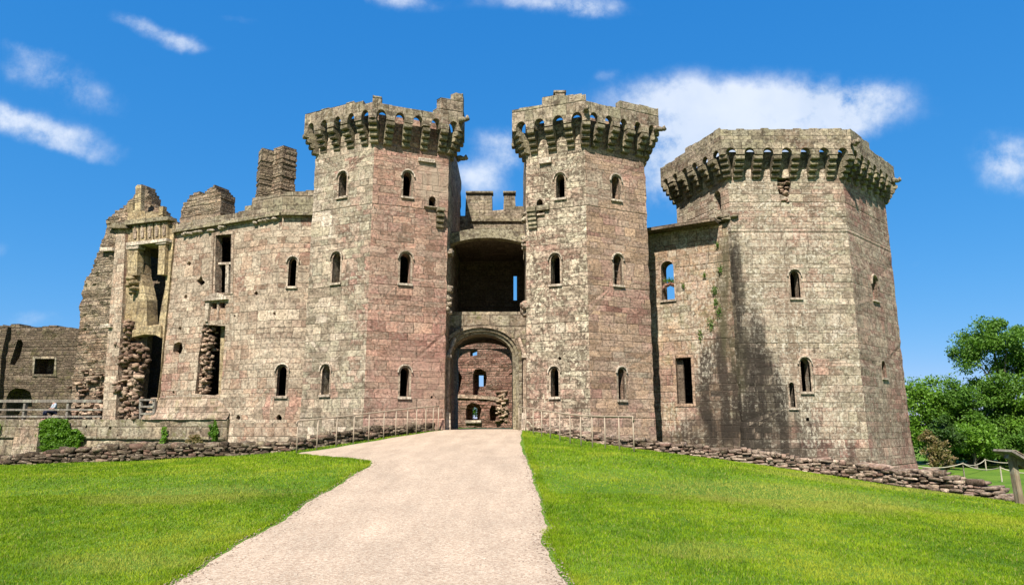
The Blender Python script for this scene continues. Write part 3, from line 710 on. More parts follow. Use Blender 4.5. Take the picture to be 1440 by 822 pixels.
def skin(root, plan, z0, z1, face_holes, face_mat, batter=None, name='wall', mats=None, reveal=.55, inner=None, roofz=None):
    """closed tower shell with pierced faces, reveals and a flat roof"""
    bm = bmesh.new(); N = len(plan)
    zb = z0 if batter is None else batter[0]
    courses = []; zz = zb
    while zz < z1 - .45: hgt_ = random.uniform(.24, .36); courses += [zz + .004, zz + hgt_ - .004]; zz += hgt_
    for i in range(N):
        P0, P1 = plan[i], plan[(i + 1) % N]; L = (Vector(P1) - Vector(P0)).length
        panel(bm, P0, P1, [(0, zb), (L, zb)] + [(L, q) for q in courses[1:]] + [(L, z1), (0, z1)] + [(0, q) for q in reversed(courses[1:])], face_holes.get(i, []), reveal=reveal, mi=face_mat.get(i, 0))
    jit_ = [[random.choice([0, -.012, -.03, .006, -.02, -.05 if random.random() < .3 else 0]) for _ in range(len(courses) // 2 + 1)] for _ in range(N)]
    bm.verts.ensure_lookup_table()
    for i in range(N):
        p_ = Vector(plan[i]); a_ = Vector(plan[i - 1]); b_ = Vector(plan[(i + 1) % N]); dv_ = ((p_ - a_).normalized() + (p_ - b_).normalized()); dv_ = dv_.normalized() if dv_.length > 1e-3 else Vector((0, 0))
        for v_ in bm.verts:
            if abs(v_.co.x - p_.x) < 1e-3 and abs(v_.co.y - p_.y) < 1e-3:
                k_ = sum(1 for q in courses if q < v_.co.z + 1e-4) // 2 if zb + .01 < v_.co.z < courses[-1] + .01 else None
                if k_ is not None and k_ < len(jit_[i]):
                    v_.co.x += dv_.x * jit_[i][k_ if v_.co.z not in courses[1::2] else k_]; v_.co.y += dv_.y * jit_[i][k_]
    if batter is not None:
        lo = offset(plan, batter[1]); mid = offset(plan, batter[1] * .3); zm = zb + (z0 - zb) * .45
        for i in range(N):
            j = (i + 1) % N
            for (A, za, Bq, zb_) in ((mid, zm, plan, zb), (lo, z0, mid, zm)):
                f = bm.faces.new([bm.verts.new((*A[i], za)), bm.verts.new((*A[j], za)), bm.verts.new((*Bq[j], zb_)), bm.verts.new((*Bq[i], zb_))]); f.material_index = face_mat.get(i, 0)
    rz = roofz if roofz is not None else z1 - .003
    f = bm.faces.new([bm.verts.new((x, y, rz)) for x, y in plan]); f.material_index = 0
    return obj(name, bm, mats, root)
def win_px(P0, P1, px, y0, y1, wpx):
    u, zt = hit(px, y0, P0, P1); _, zb = hit(px, y1, P0, P1); ua, _ = hit(px - wpx / 2, (y0 + y1) / 2, P0, P1); ub, _ = hit(px + wpx / 2, (y0 + y1) / 2, P0, P1)
    uc, _ = hit(px, (y0 + y1) / 2, P0, P1); return uc, zb, zt, abs(ub - ua)

def do_windows(root, plan, wl):
    """wl: (face, px, ytop, ybottom, width px, frame?) -> holes per face"""
    H = {}
    for (fi, px, y0, y1, wp, fr) in wl:
        P0, P1 = plan[fi], plan[(fi + 1) % len(plan)]
        u, zb, zt, wd = win_px(P0, P1, px, y0, y1, wp)
        if fr == 'hole': H.setdefault(fi, []).append(blob(u, (zb + zt) / 2, (zt - zb) / 2)); continue
        H.setdefault(fi, []).append(lancet(u, zb, zt, wd))
        if fr: surround(root, P0, P1, u, zb, zt, wd, sill=fr != 'nosill', hood=fr != 'plain', bars=fr == 'bars')
    return H

# ================================================================== the two gate towers
ZB, ZS, ZC = 1.6 + 12.05, 1.6 + 12.98, 1.6 + 13.40
LT = [(-8.94, 29.3), (-6.0, 28.0), (-2.85, 29.2), (-2.85, 30.1), (-2.85, 36.6), (-8.94, 36.6)]
tl = thing('gate_tower', 'tall pale and pink stone tower left of the gate arch, beside two chimney shafts', 'tower', (-6, 31, 1), 'pair of polygonal gate towers')
H = do_windows(tl, LT, [(0, 482, 243, 276, 11, True), (0, 473, 356, 397, 11, True), (0, 458, 514, 554, 11, True),
                        (1, 573, 242, 276, 12, True), (1, 570, 356, 398, 15, True), (1, 569, 516, 557, 13, True),
                        (1, 608, 276, 290, 10, 'plain'), (0, 440, 573, 578, 4, 'hole'), (0, 450, 588, 593, 5, 'hole'), (1, 556, 584, 591, 8, 'hole'), (1, 514, 585, 589, 4, 'hole'), (1, 607, 556, 560, 4, 'hole')])
skin(tl, LT, -1.2, ZC + .05, H, {0: 0, 1: 1, 2: 2, 3: 2, 4: 0, 5: 0}, batter=(2.3, .12), mats=[M_left, M_pink, M_speck])
parapet(tl, LT, [5, 0, 1, 2], ZB, ZS, ZC, {
    0: [(0, 15.5), (.5, 15.52), (.86, 15.45), (.862, 15.25), (1, 15.25)],
    1: [(0, 15.3), (.02, 15.62), (.10, 15.62), (.102, 15.28), (.45, 15.24), (.70, 15.22), (.705, 15.5), (.74, 15.5), (.745, 16.05), (.93, 16.15), (.935, 16.42), (1, 16.42)],
    2: [(0, 16.42), (.5, 16.40), (.505, 15.9), (1, 15.7)], 5: [(0, 15.4), (1, 15.5)]}, adj={0: .78})
gargoyle(tl, (-2.35, 28.65, 15.0), (.8, -.35, .05), L=.45); gargoyle(tl, (-2.6, 30.4, 13.9), (1, -.2, 0), L=.5)
# little bracketed niche beside the gap, and a pale block under the corbels
e1, n1_ = wdir(LT[1], LT[2])
def blockpx(root, P0, P1, x0, y0, x1, y1, proj, mat, name):
    u0, zt = hit(x0, y0, P0, P1); u1, zb = hit(x1, y1, P0, P1); e, n = wdir(P0, P1); c = Vector(P0) + e * (u0 + u1) / 2 + n * (proj / 2 - .02); bm = bmesh.new()
    box(bm, (c.x, c.y, (zt + zb) / 2), (abs(u1 - u0), proj + .04, abs(zt - zb)), math.atan2(e.y, e.x)); return obj(name, bm, mat, root)
def tier_bracket(root, P0, P1, x0, x1, ytop, ybot, n, proj, mat=M_corb):
    bm = bmesh.new(); e, nn = wdir(P0, P1)
    for i in range(n):
        ya = ytop + (ybot - ytop) * i / n; yb = ytop + (ybot - ytop) * (i + .8) / n; u0, zt = hit(x0, ya, P0, P1); u1, zb = hit(x1, yb, P0, P1)
        pj = proj * (1 - i / n) + .03; c = Vector(P0) + e * (u0 + u1) / 2 + nn * (pj / 2 - .02)
        box(bm, (c.x, c.y, (zt + zb) / 2), (abs(u1 - u0), pj + .04, abs(zt - zb)), math.atan2(e.y, e.x))
    return obj('bracket', bm, mat, root)
blockpx(tl, LT[1], LT[2], 588, 222, 611, 230, .10, M_dressp, 'projecting_block')
blockpx(tl, LT[1], LT[2], 596, 291, 622, 294, .14, M_corb, 'ledge')
tier_bracket(tl, LT[1], LT[2], 613, 623, 294, 322, 4, .34)

RT = [(.62, 29.25), (3.2, 28.25), (6.1, 29.6), (6.1, 36.6), (.62, 36.6), (.62, 30.2)]
trt = thing('gate_tower', 'tall speckled stone tower right of the gate arch, beside the narrow curtain wall', 'tower', (3.2, 31, 1), 'pair of polygonal gate towers')
H = do_windows(trt, RT, [(0, 788, 245, 278, 12, True), (0, 781, 358, 399, 13, True), (0, 780, 517, 557, 11, True),
                         (1, 866, 248, 280, 11, True), (1, 869, 359, 400, 11, 'bars'), (1, 874, 518, 561, 9, True),
                         (0, 759, 280, 300, 9, 'plain'), (1, 877, 588, 596, 6, 'hole'), (0, 787, 590, 595, 5, 'hole'), (0, 740, 571, 574, 4, 'hole'), (0, 787, 501, 506, 6, 'hole')])
skin(trt, RT, -1.3, ZC + .05, H, {0: 0, 1: 1, 2: 1, 3: 1, 4: 0, 5: 0}, batter=(2.1, .12), mats=[M_speck, M_tanp])
parapet(trt, RT, [5, 0, 1, 2], ZB, ZS, ZC, {
    0: [(0, 15.62), (.42, 15.62), (.425, 15.95), (.62, 15.9), (.95, 15.75), (1, 15.7)],
    1: [(0, 15.45), (.46, 15.48), (.465, 15.85), (1, 15.9)],
    2: [(0, 15.9), (1, 15.6)], 3: [(0, 15.4), (1, 15.4)], 5: [(0, 14.9), (.4, 15.1), (.45, 14.65), (.9, 14.7), (1, 15.3)]})
bm = bmesh.new(); q = at(787, 134, 28.3); box(bm, (q.x, q.y, q.z - .1), (.42, .3, .34)); box(bm, (q.x, q.y, q.z + .1), (.56, .36, .1)); obj('turret_stump', bm, M_para, trt)
gargoyle(trt, (6.45, 29.0, 14.75), (.8, -.2, -.05), L=.5); gargoyle(trt, (3.2, 27.75, 14.95), (0, -1, .1), L=.4)
blockpx(trt, RT[0], RT[1], 759, 224, 776, 229, .12, M_dressp, 'projecting_block')
blockpx(trt, RT[0], RT[1], 743, 292, 773, 295, .14, M_corb, 'ledge')
tier_bracket(trt, RT[0], RT[1], 744, 756, 295, 322, 5, .34)
for (x0, y0, x1, y1) in ((745, 250, 752, 262),):
    pass

# ================================================================== gatehouse between the towers
gh = thing('gatehouse', 'recessed gatehouse front with pointed gate arch and open dark chamber above it', 'gatehouse', (-1.1, 32, 1.4))
GP0, GP1 = (-2.85, 30.9), (.62, 30.9)
def seg_arch(u0, u1, zs, zc, n=14):
    """three-centred arch from left springing to right springing"""
    r = (u1 - u0) / 2; c = (u0 + u1) / 2
    return [(c - r * cos(pi * i / n), zs + (zc - zs) * sin(pi * i / n) ** .72) for i in range(n + 1)]
ul, _ = hit(632, 540, GP0, GP1); ur, _ = hit(721, 540, GP0, GP1); _, zcr = hit(678, 470, GP0, GP1); _, zsp = hit(640, 512, GP0, GP1); _, ztop = hit(678, 438, GP0, GP1)
Lg = 3.47
arch_in = seg_arch(ul, ur, zsp, zcr)
front_o = [(0, -.6), (ul, -.6)] + arch_in + [(ur, -.6), (Lg, -.6), (Lg, ztop), (0, ztop)]
bm = bmesh.new(); panel(bm, GP0, GP1, front_o, thick=.9); gw = obj('gate_wall', bm, M_rev, gh)
# moulded orders of the arch, each set a little forward of the last
for k, (ex_, pj, mt) in enumerate(((.04, .10, M_corb), (.17, .22, M_corb), (.31, .32, M_rev))):
    a_in = seg_arch(ul - ex_ + .03, ur + ex_ - .03, zsp, zcr + ex_ - .03); a_out = seg_arch(ul - ex_ - .10, ur + ex_ + .10, zsp, zcr + ex_ + .11)
    if ul - ex_ - .10 < .0: a_out = [(max(.004, min(Lg - .004, u)), z) for u, z in a_out]
    o_ = [(a_in[0][0], 1.3)] + a_in + [(a_in[-1][0], 1.3), (a_out[-1][0], 1.3)] + list(reversed(a_out)) + [(a_out[0][0], 1.3)]
    bm = bmesh.new(); panel(bm, (GP0[0], GP0[1] - pj), (GP1[0], GP1[1] - pj), o_, thick=pj + .01); obj('arch_moulding', bm, mt, gh)
# passage: side walls and vault, inner arch
bm = bmesh.new()
arr = [(ul, 1.0)] + arch_in + [(ur, 1.0)]
wide = [(-.35, 1.0)] + seg_arch(-.35, Lg + .25, zsp + .3, zcr + .45) + [(Lg + .25, 1.0)]
ringA = [bm.verts.new((GP0[0] + u, 31.8, z)) for u, z in wide]; ringB = [bm.verts.new((GP0[0] + u, 36.4, z)) for u, z in wide]
for i in range(len(wide) - 1): bm.faces.new([ringA[i], ringA[i + 1], ringB[i + 1], ringB[i]])
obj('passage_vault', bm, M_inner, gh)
bm = bmesh.new()
u0_, z0_ = hit(638, 540, (-3.3, 36.4), (1.0, 36.4)); u1_, _ = hit(721, 540, (-3.3, 36.4), (1.0, 36.4)); _, zci = hit(680, 481, (-3.3, 36.4), (1, 36.4)); _, zsi = hit(640, 505, (-3.3, 36.4), (1, 36.4))
ai = seg_arch(u0_, u1_, zsi, zci)
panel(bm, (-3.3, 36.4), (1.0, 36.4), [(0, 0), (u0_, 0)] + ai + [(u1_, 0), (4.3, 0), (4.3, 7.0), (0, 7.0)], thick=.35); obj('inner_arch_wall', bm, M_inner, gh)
# rear rim of the passage arch; its paler stone stands in for sunlight
RA0, RA1 = (-3.3, 38.9), (1.0, 38.9); ra0 = hit(640, 560, RA0, RA1)[0]; ra1 = hit(720, 560, RA0, RA1)[0]
bm = bmesh.new(); panel(bm, RA0, RA1, [(0, 0), (ra0, 0)] + seg_arch(ra0, ra1, hit(640, 516, RA0, RA1)[1], hit(680, 490, RA0, RA1)[1]) + [(ra1, 0), (4.3, 0), (4.3, 5.9), (0, 5.9)], thick=.4); obj('rear_arch', bm, M_dressp, gh)
# chamber floor, side cheeks, rear wall with slit, roof
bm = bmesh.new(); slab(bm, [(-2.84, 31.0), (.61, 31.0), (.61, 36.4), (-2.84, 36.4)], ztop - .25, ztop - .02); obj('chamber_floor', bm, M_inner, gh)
bm = bmesh.new(); HB = ((-3.05, 36.38), (.85, 36.38))
us, zt_ = hit(724.5, 385, *HB); us2, zb_ = hit(724.5, 422, *HB); zbk = hit(700, 440, *HB)[1] - .6
_, zroof = hit(690, 322, (0, 31), (1, 31)); zroof -= .12
zcren = hit(700, 296, (0, 36.0), (1, 36.0))[1]; zmer = hit(680, 272, (0, 36), (1, 36))[1]
def ux(px, y=285): return hit(px, y, *HB)[0]
topl = [(ux(745), zcren + .25), (ux(725), zcren + .25), (ux(724), zmer), (ux(709), zmer), (ux(708), zcren + .05), (ux(692.5), zcren), (ux(692), zmer), (ux(656), zmer + .02), (ux(655), zcren - .3), (.0, zcren - .3)]
topl = [(min(3.9, max(0, u)), z) for u, z in topl]
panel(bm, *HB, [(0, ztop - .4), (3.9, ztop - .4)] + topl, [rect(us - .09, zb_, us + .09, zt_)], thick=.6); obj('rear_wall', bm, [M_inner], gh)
bm = bmesh.new(); _, zl = hit(690, 318, (0, 35.9), (1, 35.9))
pl_ = [(max(0.0, min(3.9, u)), z) for u, z in topl]
panel(bm, (HB[0][0], 36.0), (HB[1][0], 36.0), [(0, zroof - .2), (3.9, zroof - .2)] + pl_, thick=.37); obj('battlement', bm, M_para, gh)
bm = bmesh.new()
for (xa, xb, zz_) in ((655, 693.5, zmer + .05), (707.5, 725.5, zmer + .05)):
    ca = at(xa, 272, 35.95).x; cb = at(xb, 272, 35.95).x; box(bm, ((ca + cb) / 2, 36.17, zz_), (cb - ca, .55, .12))
obj('merlon_coping', bm, M_corb, gh)
coping_band(gh, (-2.3, 36.0), (.61, 36.0), hit(690, 310, (0, 36), (1, 36))[1], .14, .12, M_corb, 'string_course')
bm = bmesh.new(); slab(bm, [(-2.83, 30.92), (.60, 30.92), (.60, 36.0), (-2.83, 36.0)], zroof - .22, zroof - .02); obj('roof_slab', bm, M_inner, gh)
# upper arch across the recess
UP0, UP1 = (-2.85, 30.55), (.62, 30.55)
_, zc2 = hit(683, 334, UP0, UP1); _, zs2 = hit(640, 343, UP0, UP1); _, zt2 = hit(683, 320, UP0, UP1)
arcu = [(Lg * i / 16, zs2 + (zc2 - zs2) * (1 - (abs(i / 8 - 1)) ** 2.2)) for i in range(17)]
arct = [(Lg * i / 12, zt2 - .30 * (abs(i / 6 - 1)) ** 2) for i in range(13)]
bm = bmesh.new(); panel(bm, UP0, UP1, arcu + list(reversed(arct)), thick=.5); obj('upper_arch', bm, M_corb, gh)
bm = bmesh.new(); arcu2 = [(u, z + .10) for u, z in arcu]
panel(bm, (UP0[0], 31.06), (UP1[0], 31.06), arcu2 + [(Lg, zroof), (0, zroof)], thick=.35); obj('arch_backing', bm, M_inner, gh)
# moulded jamb shafts at the tower edges
for px_, xx_ in ((0, -2.80), (1, .57)):
    bm = bmesh.new(); tube(bm, [(xx_, 29.9, 1.2), (xx_, 29.9, zsp + .3), (xx_ + (.25 if px_ == 0 else -.25), 30.3, zsp + 1.1)], [.11, .10, .08], 8); obj('jamb_shaft', bm, M_dress, gh)
    bm = bmesh.new(); box(bm, (xx_, 29.9, 1.75), (.34, .34, .75), taper=.15); obj('shaft_base', bm, M_dressp, gh); bm = bmesh.new(); box(bm, (xx_, 29.9, zsp + .25), (.30, .30, .14)); obj('shaft_capital', bm, M_dressp, gh)
# broken ashlar lumps on both edges of the recess, left where the facing fell away
for sx, yl in ((-2.84, ((405, 440, .30), (352, 358, .3))), (.62, ((330, 350, .26), (425, 445, .34), (300, 312, .25)))):
    for (ya, yb, s) in yl:
        acc = Acc()
        for k in range(16):
            y_ = random.uniform(ya, yb); p_ = at(720, y_, 29.6); rock(acc, (sx + random.uniform(-.10, .08) * (1 if sx < 0 else -1), 29.35 + random.random() * .5, p_.z), (s, s, s * .6), random.random() * 3, .4, .08)
        link('broken_facing', acc.mesh('broken_facing'), M_speck, gh)

# ================================================================== hexagonal tower on the right
HT = [(8.45, 33.7), (9.98, 30.0), (15.3, 30.0), (19.28, 33.7), (17.5, 38.9), (12.2, 38.9)]
ht = thing('hexagonal_tower', 'broad hexagonal stone tower at the far right with an unbroken arched parapet', 'tower', (13.5, 34, -1))
H = do_windows(ht, HT, [(1, 1118, 381, 418, 13, True), (1, 1133, 504, 550, 13, True), (1, 1114, 537, 572, 7, 'plain'), (1, 1136, 586, 592, 6, 'hole'), (2, 1230, 390, 421, 7, True), (2, 1243, 507, 530, 6, 'plain'),
                        (2, 1252, 587, 592, 2, 'hole'), (0, 1009, 268, 308, 10, None)])
u, z = hit(1103, 262, HT[1], HT[2]); H.setdefault(1, []).append([(u + a_, z + b_) for a_, b_ in ((-.28, -.35), (.1, -.55), (.28, -.3), (.33, .1), (.3, .42), (-.3, .42), (-.33, 0))])
ZB2, ZS2, ZC2 = 1.6 + 11.2, 1.6 + 12.14, 1.6 + 12.46
skin(ht, HT, -1.7, ZC2 + .04, H, {0: 0, 1: 0, 2: 1, 3: 1, 4: 1, 5: 0}, batter=(.95, .38), mats=[M_closet, M_closet_r])
parapet(ht, HT, [0, 1, 2, 3, 4, 5], ZB2, ZS2, ZC2, {0: [(0, 14.75), (.45, 14.85), (.455, 15.0), (1, 15.0)], 1: [(0, 14.94), (.5, 14.98), (1, 14.98)], 2: [(0, 14.98), (.42, 15.0), (.425, 14.72), (1, 14.75)],
                                  3: [(0, 14.8), (1, 14.8)], 4: [(0, 14.8), (1, 14.8)], 5: [(0, 14.8), (1, 14.8)]}, off=.62, pitch=.82, wid=.38, adj={3: .75})
gargoyle(ht, (19.55, 33.4, 13.9), (1, .0, .12), L=.45)
gargoyle(ht, (15.6, 29.3, 14.2), (.3, -1, -.1), L=.3)
# red rubble showing in the broken machicolation
acc = Acc(); u, z = hit(1103, 262, HT[1], HT[2])
for k in range(26): rock(acc, (HT[1][0] + u + random.uniform(-.27, .27), 30.1 + random.uniform(0, .12), z + random.uniform(-.5, .25)), (.2, .22, .1), random.random() * 3)
for k in range(6): rock(acc, (HT[1][0] + u + random.uniform(-.15, .15), 30.0, z - .55 - random.random() * .2), (.16, .14, .09), random.random() * 3)
link('rubble_core', acc.mesh('rubble_core'), M_rockred, ht)

# ================================================================== curtain wall between gate tower and hexagonal tower
CW0, CW1 = (6.11, 32.6), (10.05, 30.12)
cw = thing('curtain_wall', 'narrow curtain wall with a sky-filled window between tall gate tower and hexagonal tower', 'wall', (8, 30.5, -1))
Lc = math.hypot(CW1[0] - CW0[0], CW1[1] - CW0[1]); _, zct = hit(960, 323, CW0, CW1)
ua, zt_ = hit(929, 368, CW0, CW1); ub, zb_ = hit(949, 420, CW0, CW1)
wtop = lancet((ua + ub) / 2, zb_, zt_, ub - ua, False, 5)
ua2, zt2_ = hit(950, 503, CW0, CW1); ub2, zb2_ = hit(975, 567, CW0, CW1)
hl = [blob(*hit(1000, 470, CW0, CW1), .03)]
bm = bmesh.new(); panel(bm, CW0, CW1, [(0, -1.4), (Lc, -1.4), (Lc, zct), (0, zct)], [wtop, rect(ua2, zb2_, ub2, zt2_)], thick=.75)
obj('wall', bm, M_curtain, cw)
e, n = wdir(CW0, CW1)
bm = bmesh.new(); c = (Vector(CW0) + Vector(CW1)) / 2 + n * .05
box(bm, (c.x - .35, c.y, zct + .07), (Lc - .5, 1.0, .15), math.atan2(e.y, e.x)); obj('coping', bm, M_inner, cw)
acc = Acc()
for k in range(34): u = Lc * random.uniform(.55, 1.04); p_ = Vector(CW0) + e * u; rock(acc, (p_.x, p_.y - random.uniform(-.3, .1), zct + .12 + random.random() * .2), (random.uniform(.3, .6), .3, .12), random.uniform(-.2, .2))
link('broken_course', acc.mesh('broken_course'), M_para, cw)
f = surround(cw, CW0, CW1, (ua + ub) / 2, zb_, zt_, ub - ua, hood=False, pointed=False)
# broken tracery bar with a tuft across the open window
bm = bmesh.new(); um, zm = hit(939, 399, CW0, CW1); p_ = Vector(CW0) + e * um - n * .35
tube(bm, [(p_.x - .42, p_.y, zm - .22), (p_.x - .2, p_.y, zm - .02), (p_.x, p_.y, zm + .06), (p_.x + .2, p_.y, zm), (p_.x + .42, p_.y, zm + .12)], [.10, .12, .10, .12, .13], 6); obj('tracery', bm, M_rubred, f)
acc = Acc(); leaves(acc, np.stack([p_.x + rng.normal(0, .16, 300), p_.y + rng.normal(0, .06, 300), zm + .15 + np.abs(rng.normal(0, .09, 300))], 1), .045)
link('weed', acc.mesh('weed'), M_leafC, cw)
f = bpy.data.objects.new('x', None); bpy.data.objects.remove(f)
bm = bmesh.new(); O0 = Vector(CW0) + n * .03; O1 = Vector(CW1) + n * .03
panel(bm, O0, O1, rect(ua2 - .12, zb2_ - .12, ub2 + .12, zt2_ + .12), [rect(ua2, zb2_, ub2, zt2_)], thick=.18); f = obj('window_frame', bm, M_tanp, cw)
bm = bmesh.new(); um = (ua2 * .62 + ub2 * .38); O0 = Vector(CW0) - n * .22; O1 = Vector(CW1) - n * .22
panel(bm, O0, O1, rect(ua2, zb2_, um, zt2_ - .1), thick=.1); obj('blocked_light', bm, M_inner, f)
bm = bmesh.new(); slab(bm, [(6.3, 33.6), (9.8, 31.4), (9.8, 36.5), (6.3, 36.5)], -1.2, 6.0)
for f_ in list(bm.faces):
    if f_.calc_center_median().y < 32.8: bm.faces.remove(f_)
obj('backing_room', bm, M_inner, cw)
# weeds rooted in the joints
for (px_, py_, s_) in ((986, 378, .16), (1000, 433, .26), (1008, 455, .2), (1020, 400, .16)):
    pass
acc = Acc()
for (px_, py_, s_) in ((1008, 345, .05), (1012, 380, .08), (1004, 408, .10), (1010, 438, .10), (984, 470, .10), (999, 456, .13), (1006, 425, .08), (960, 402, .05), (990, 388, .05)):
    u, z = hit(px_, py_, CW0, CW1); p_ = Vector(CW0) + e * u; k = int(340 * s_ * 3)
    leaves(acc, np.stack([p_.x + rng.normal(0, s_ * .7, k), p_.y - .05 - np.abs(rng.normal(0, .05, k)), z + rng.normal(0, s_ * 1.3, k)], 1), .042)
tag(link('weed', acc.mesh('weed'), M_leafA, cw), kind='stuff')

# ================================================================== left range with chimney shafts and tall windows
e_b = Vector((.9085, -.4180)).normalized(); n_b = Vector((e_b.y, -e_b.x))
def onB(t, off=0.0): p = B0 - e_b * t + n_b * off; return (p.x, p.y)
def opx(P0, P1, pts): return [hit(x, y, P0, P1) for x, y in pts]
RG = [onB(6.93), tuple(B0), (-8.96, 30.02), (-8.96, 37.5), (-15.6, 39.5)]
rg = thing('castle_range', 'ashlar range left of the gate towers with two chimney shafts above it', 'building', (-13, 33, 1.8))
H = do_windows(rg, RG, [(1, 411, 363, 402, 11, True), (1, 396, 514, 556, 13, True), (1, 392, 583, 591, 5, 'hole'), (0, 335, 583, 591, 5, 'hole'), (0, 266, 367, 374, 5, 'hole'), (0, 360, 409, 415, 6, 'hole'), (0, 253, 459, 465, 4, 'hole'),
                        (0, 249, 480, 500, 3, 'hole'), (0, 244, 549, 554, 4, 'hole'), (0, 330, 442, 446, 5, 'hole'), (0, 386, 438, 443, 4, 'hole'), (0, 286, 561, 576, 11, 'hole'), (0, 261, 414, 420, 4, 'hole')])
hh = H.setdefault(0, [])
hh.append(opx(RG[0], RG[1], [(276, 394), (280, 392), (283, 386), (285, 393), (289, 397), (284, 401), (278, 400)]))
big = opx(RG[0], RG[1], [(303, 412), (325, 411), (326, 329), (304, 331)]); hh.append(big)
gap = opx(RG[0], RG[1], [(274, 553), (300, 556), (310, 553), (313, 520), (317, 458), (286, 456), (283, 480), (279, 500), (277, 530)]); hh.append(gap)
pair = opx(RG[0], RG[1], [(292, 451), (317, 449), (318, 424), (294, 426)]); hh.append(pair)
ZSTR = 11.05
skin(rg, RG, -.9, ZSTR, H, {0: 0, 1: 0}, batter=(1.6, .12), mats=[M_range], reveal=.32)
# back plates of the broken gap and blocked panels
def backplate(root, P0, P1, pts, depth, mat, name, th=.1):
    e, n = wdir(P0, P1); bm = bmesh.new(); panel(bm, Vector(P0) - n * depth, Vector(P1) - n * depth, pts, thick=th); return obj(name, bm, mat, root)
backplate(rg, RG[0], RG[1], opx(RG[0], RG[1], [(296, 556), (314, 556), (320, 456), (300, 455)]), .45, M_carved, 'recess_back')
acc = Acc(); eB, nB = wdir(RG[0], RG[1])
for k in range(150):
    t_ = random.random(); px_ = 277 + 7 * t_ + random.uniform(-1, 8); py_ = 553 - t_ * 96
    u, z = hit(px_, py_, RG[0], RG[1]); p_ = Vector(RG[0]) + eB * u - nB * (random.uniform(.16, .42) + .25 * random.random() * (px_ - 280 > 8)); rock(acc, (p_.x, p_.y, z), (random.uniform(.10, .26), random.uniform(.2, .4), random.uniform(.07, .17)), random.uniform(-.8, .8), .26, .07, random.uniform(-.5, .5))
link('broken_core', acc.mesh('broken_core'), M_rockred, rg)
# tall transomed window
f = None
bm = bmesh.new(); o_ = opx(RG[0], RG[1], [(299.5, 415), (328, 413), (329.5, 325), (300.5, 327)]); panel(bm, Vector(RG[0]) + nB * .04, Vector(RG[1]) + nB * .04, o_, [big], thick=.4); f = obj('window_frame', bm, M_dress, rg)
bm = bmesh.new()
o_ = opx(RG[0], RG[1], [(303, 371), (326, 370), (326, 367), (303, 368)]); panel(bm, Vector(RG[0]) - nB * .15, Vector(RG[1]) - nB * .15, o_, thick=.16); obj('transom', bm, M_dressp, f)
bm = bmesh.new(); o_ = opx(RG[0], RG[1], [(312.5, 412), (317, 412), (317.8, 371), (313.5, 371)]); panel(bm, Vector(RG[0]) - nB * .16, Vector(RG[1]) - nB * .16, o_, thick=.15); obj('mullion', bm, M_dressp, f)
bm = bmesh.new(); o_ = opx(RG[0], RG[1], [(296, 414), (300, 414), (303, 328), (300, 328)]); panel(bm, Vector(RG[0]) + nB * .10, Vector(RG[1]) + nB * .10, o_, thick=.15); obj('jamb', bm, M_dress, f)
bm = bmesh.new(); o_ = opx(RG[0], RG[1], [(288, 424), (322, 421), (321, 417), (308, 412), (300, 414), (293, 419)]); panel(bm, Vector(RG[0]) + nB * .16, Vector(RG[1]) + nB * .16, o_, thick=.2); obj('sill', bm, M_dressp, f)
# two small lights below, set over a pink panel
bm = bmesh.new(); l1 = opx(RG[0], RG[1], [(297, 434), (303.5, 434), (304, 426), (297, 426)]); l2 = opx(RG[0], RG[1], [(308, 433), (315, 433), (315, 425), (308, 425)])
panel(bm, Vector(RG[0]) - nB * .06, Vector(RG[1]) - nB * .06, pair, [l1, l2], thick=.2); f = obj('window_frame', bm, M_tanp, rg)
bm = bmesh.new(); o_ = opx(RG[0], RG[1], [(289, 452), (293, 452), (296, 425), (291, 425)]); panel(bm, Vector(RG[0]) + nB * .08, Vector(RG[1]) + nB * .08, o_, thick=.12); obj('jamb', bm, M_dressp, f)
bm = bmesh.new(); o_ = opx(RG[0], RG[1], [(304.5, 451), (307, 451), (307.5, 425), (305, 425)]); panel(bm, Vector(RG[0]) - nB * .0, Vector(RG[1]) - nB * .0, o_, thick=.12); obj('mullion', bm, M_dress, f)
# string course and parapets
for k, (P0, P1) in enumerate(((RG[0], RG[1]), (RG[1], RG[2]))):
    coping_band(rg, P0, P1, ZSTR + .0, .13, .22, M_inner if k < 0 else M_corb)
acc = Acc()
for k in range(26):
    u = random.uniform(0.2, 6.6); p_ = Vector(RG[0]) + eB * u + nB * .05; rock(acc, (p_.x, p_.y, ZSTR - .12 - random.random() * .12), (random.uniform(.15, .35), .25, .12), 0, .6)
link('worn_course', acc.mesh('worn_course'), M_dressp, rg)['kind'] = 'stuff'
bm = bmesh.new()
def lift(P0, P1, pts): return [(u, z) for u, z in opx(P0, P1, pts)]
L0 = 6.93
low = lift(RG[0], RG[1], [(249, 316), (280, 309), (312, 304), (345, 297)])
LB = 6.934
o_ = [(0, ZSTR + .06), (LB, ZSTR + .06)] + list(reversed(ragged([(0.0, low[0][1])] + low[1:] + [(lift(RG[0], RG[1], [(349, 289)])[0][0], hit(349, 289, RG[0], RG[1])[1]), hit(356, 280, RG[0], RG[1]), (LB, hit(388, 275, RG[0], RG[1])[1])], .35, .05)))
panel(bm, Vector(RG[0]) + nB * .05, Vector(RG[1]) + nB * .05, o_, thick=.55)
LA = 1.54; h0 = hit(400, 270, RG[1], RG[2])[1]; h1 = hit(436, 268, RG[1], RG[2])[1]
panel(bm, Vector(RG[1]) + Vector((0, -.05)), Vector(RG[2]) + Vector((0, -.05)), [(-.02, ZSTR + .062), (LA, ZSTR + .062)] + list(reversed(ragged([(-.02, h0), (LA, h1)], .4, .05))), thick=.55)
obj('parapet', bm, M_para, rg)
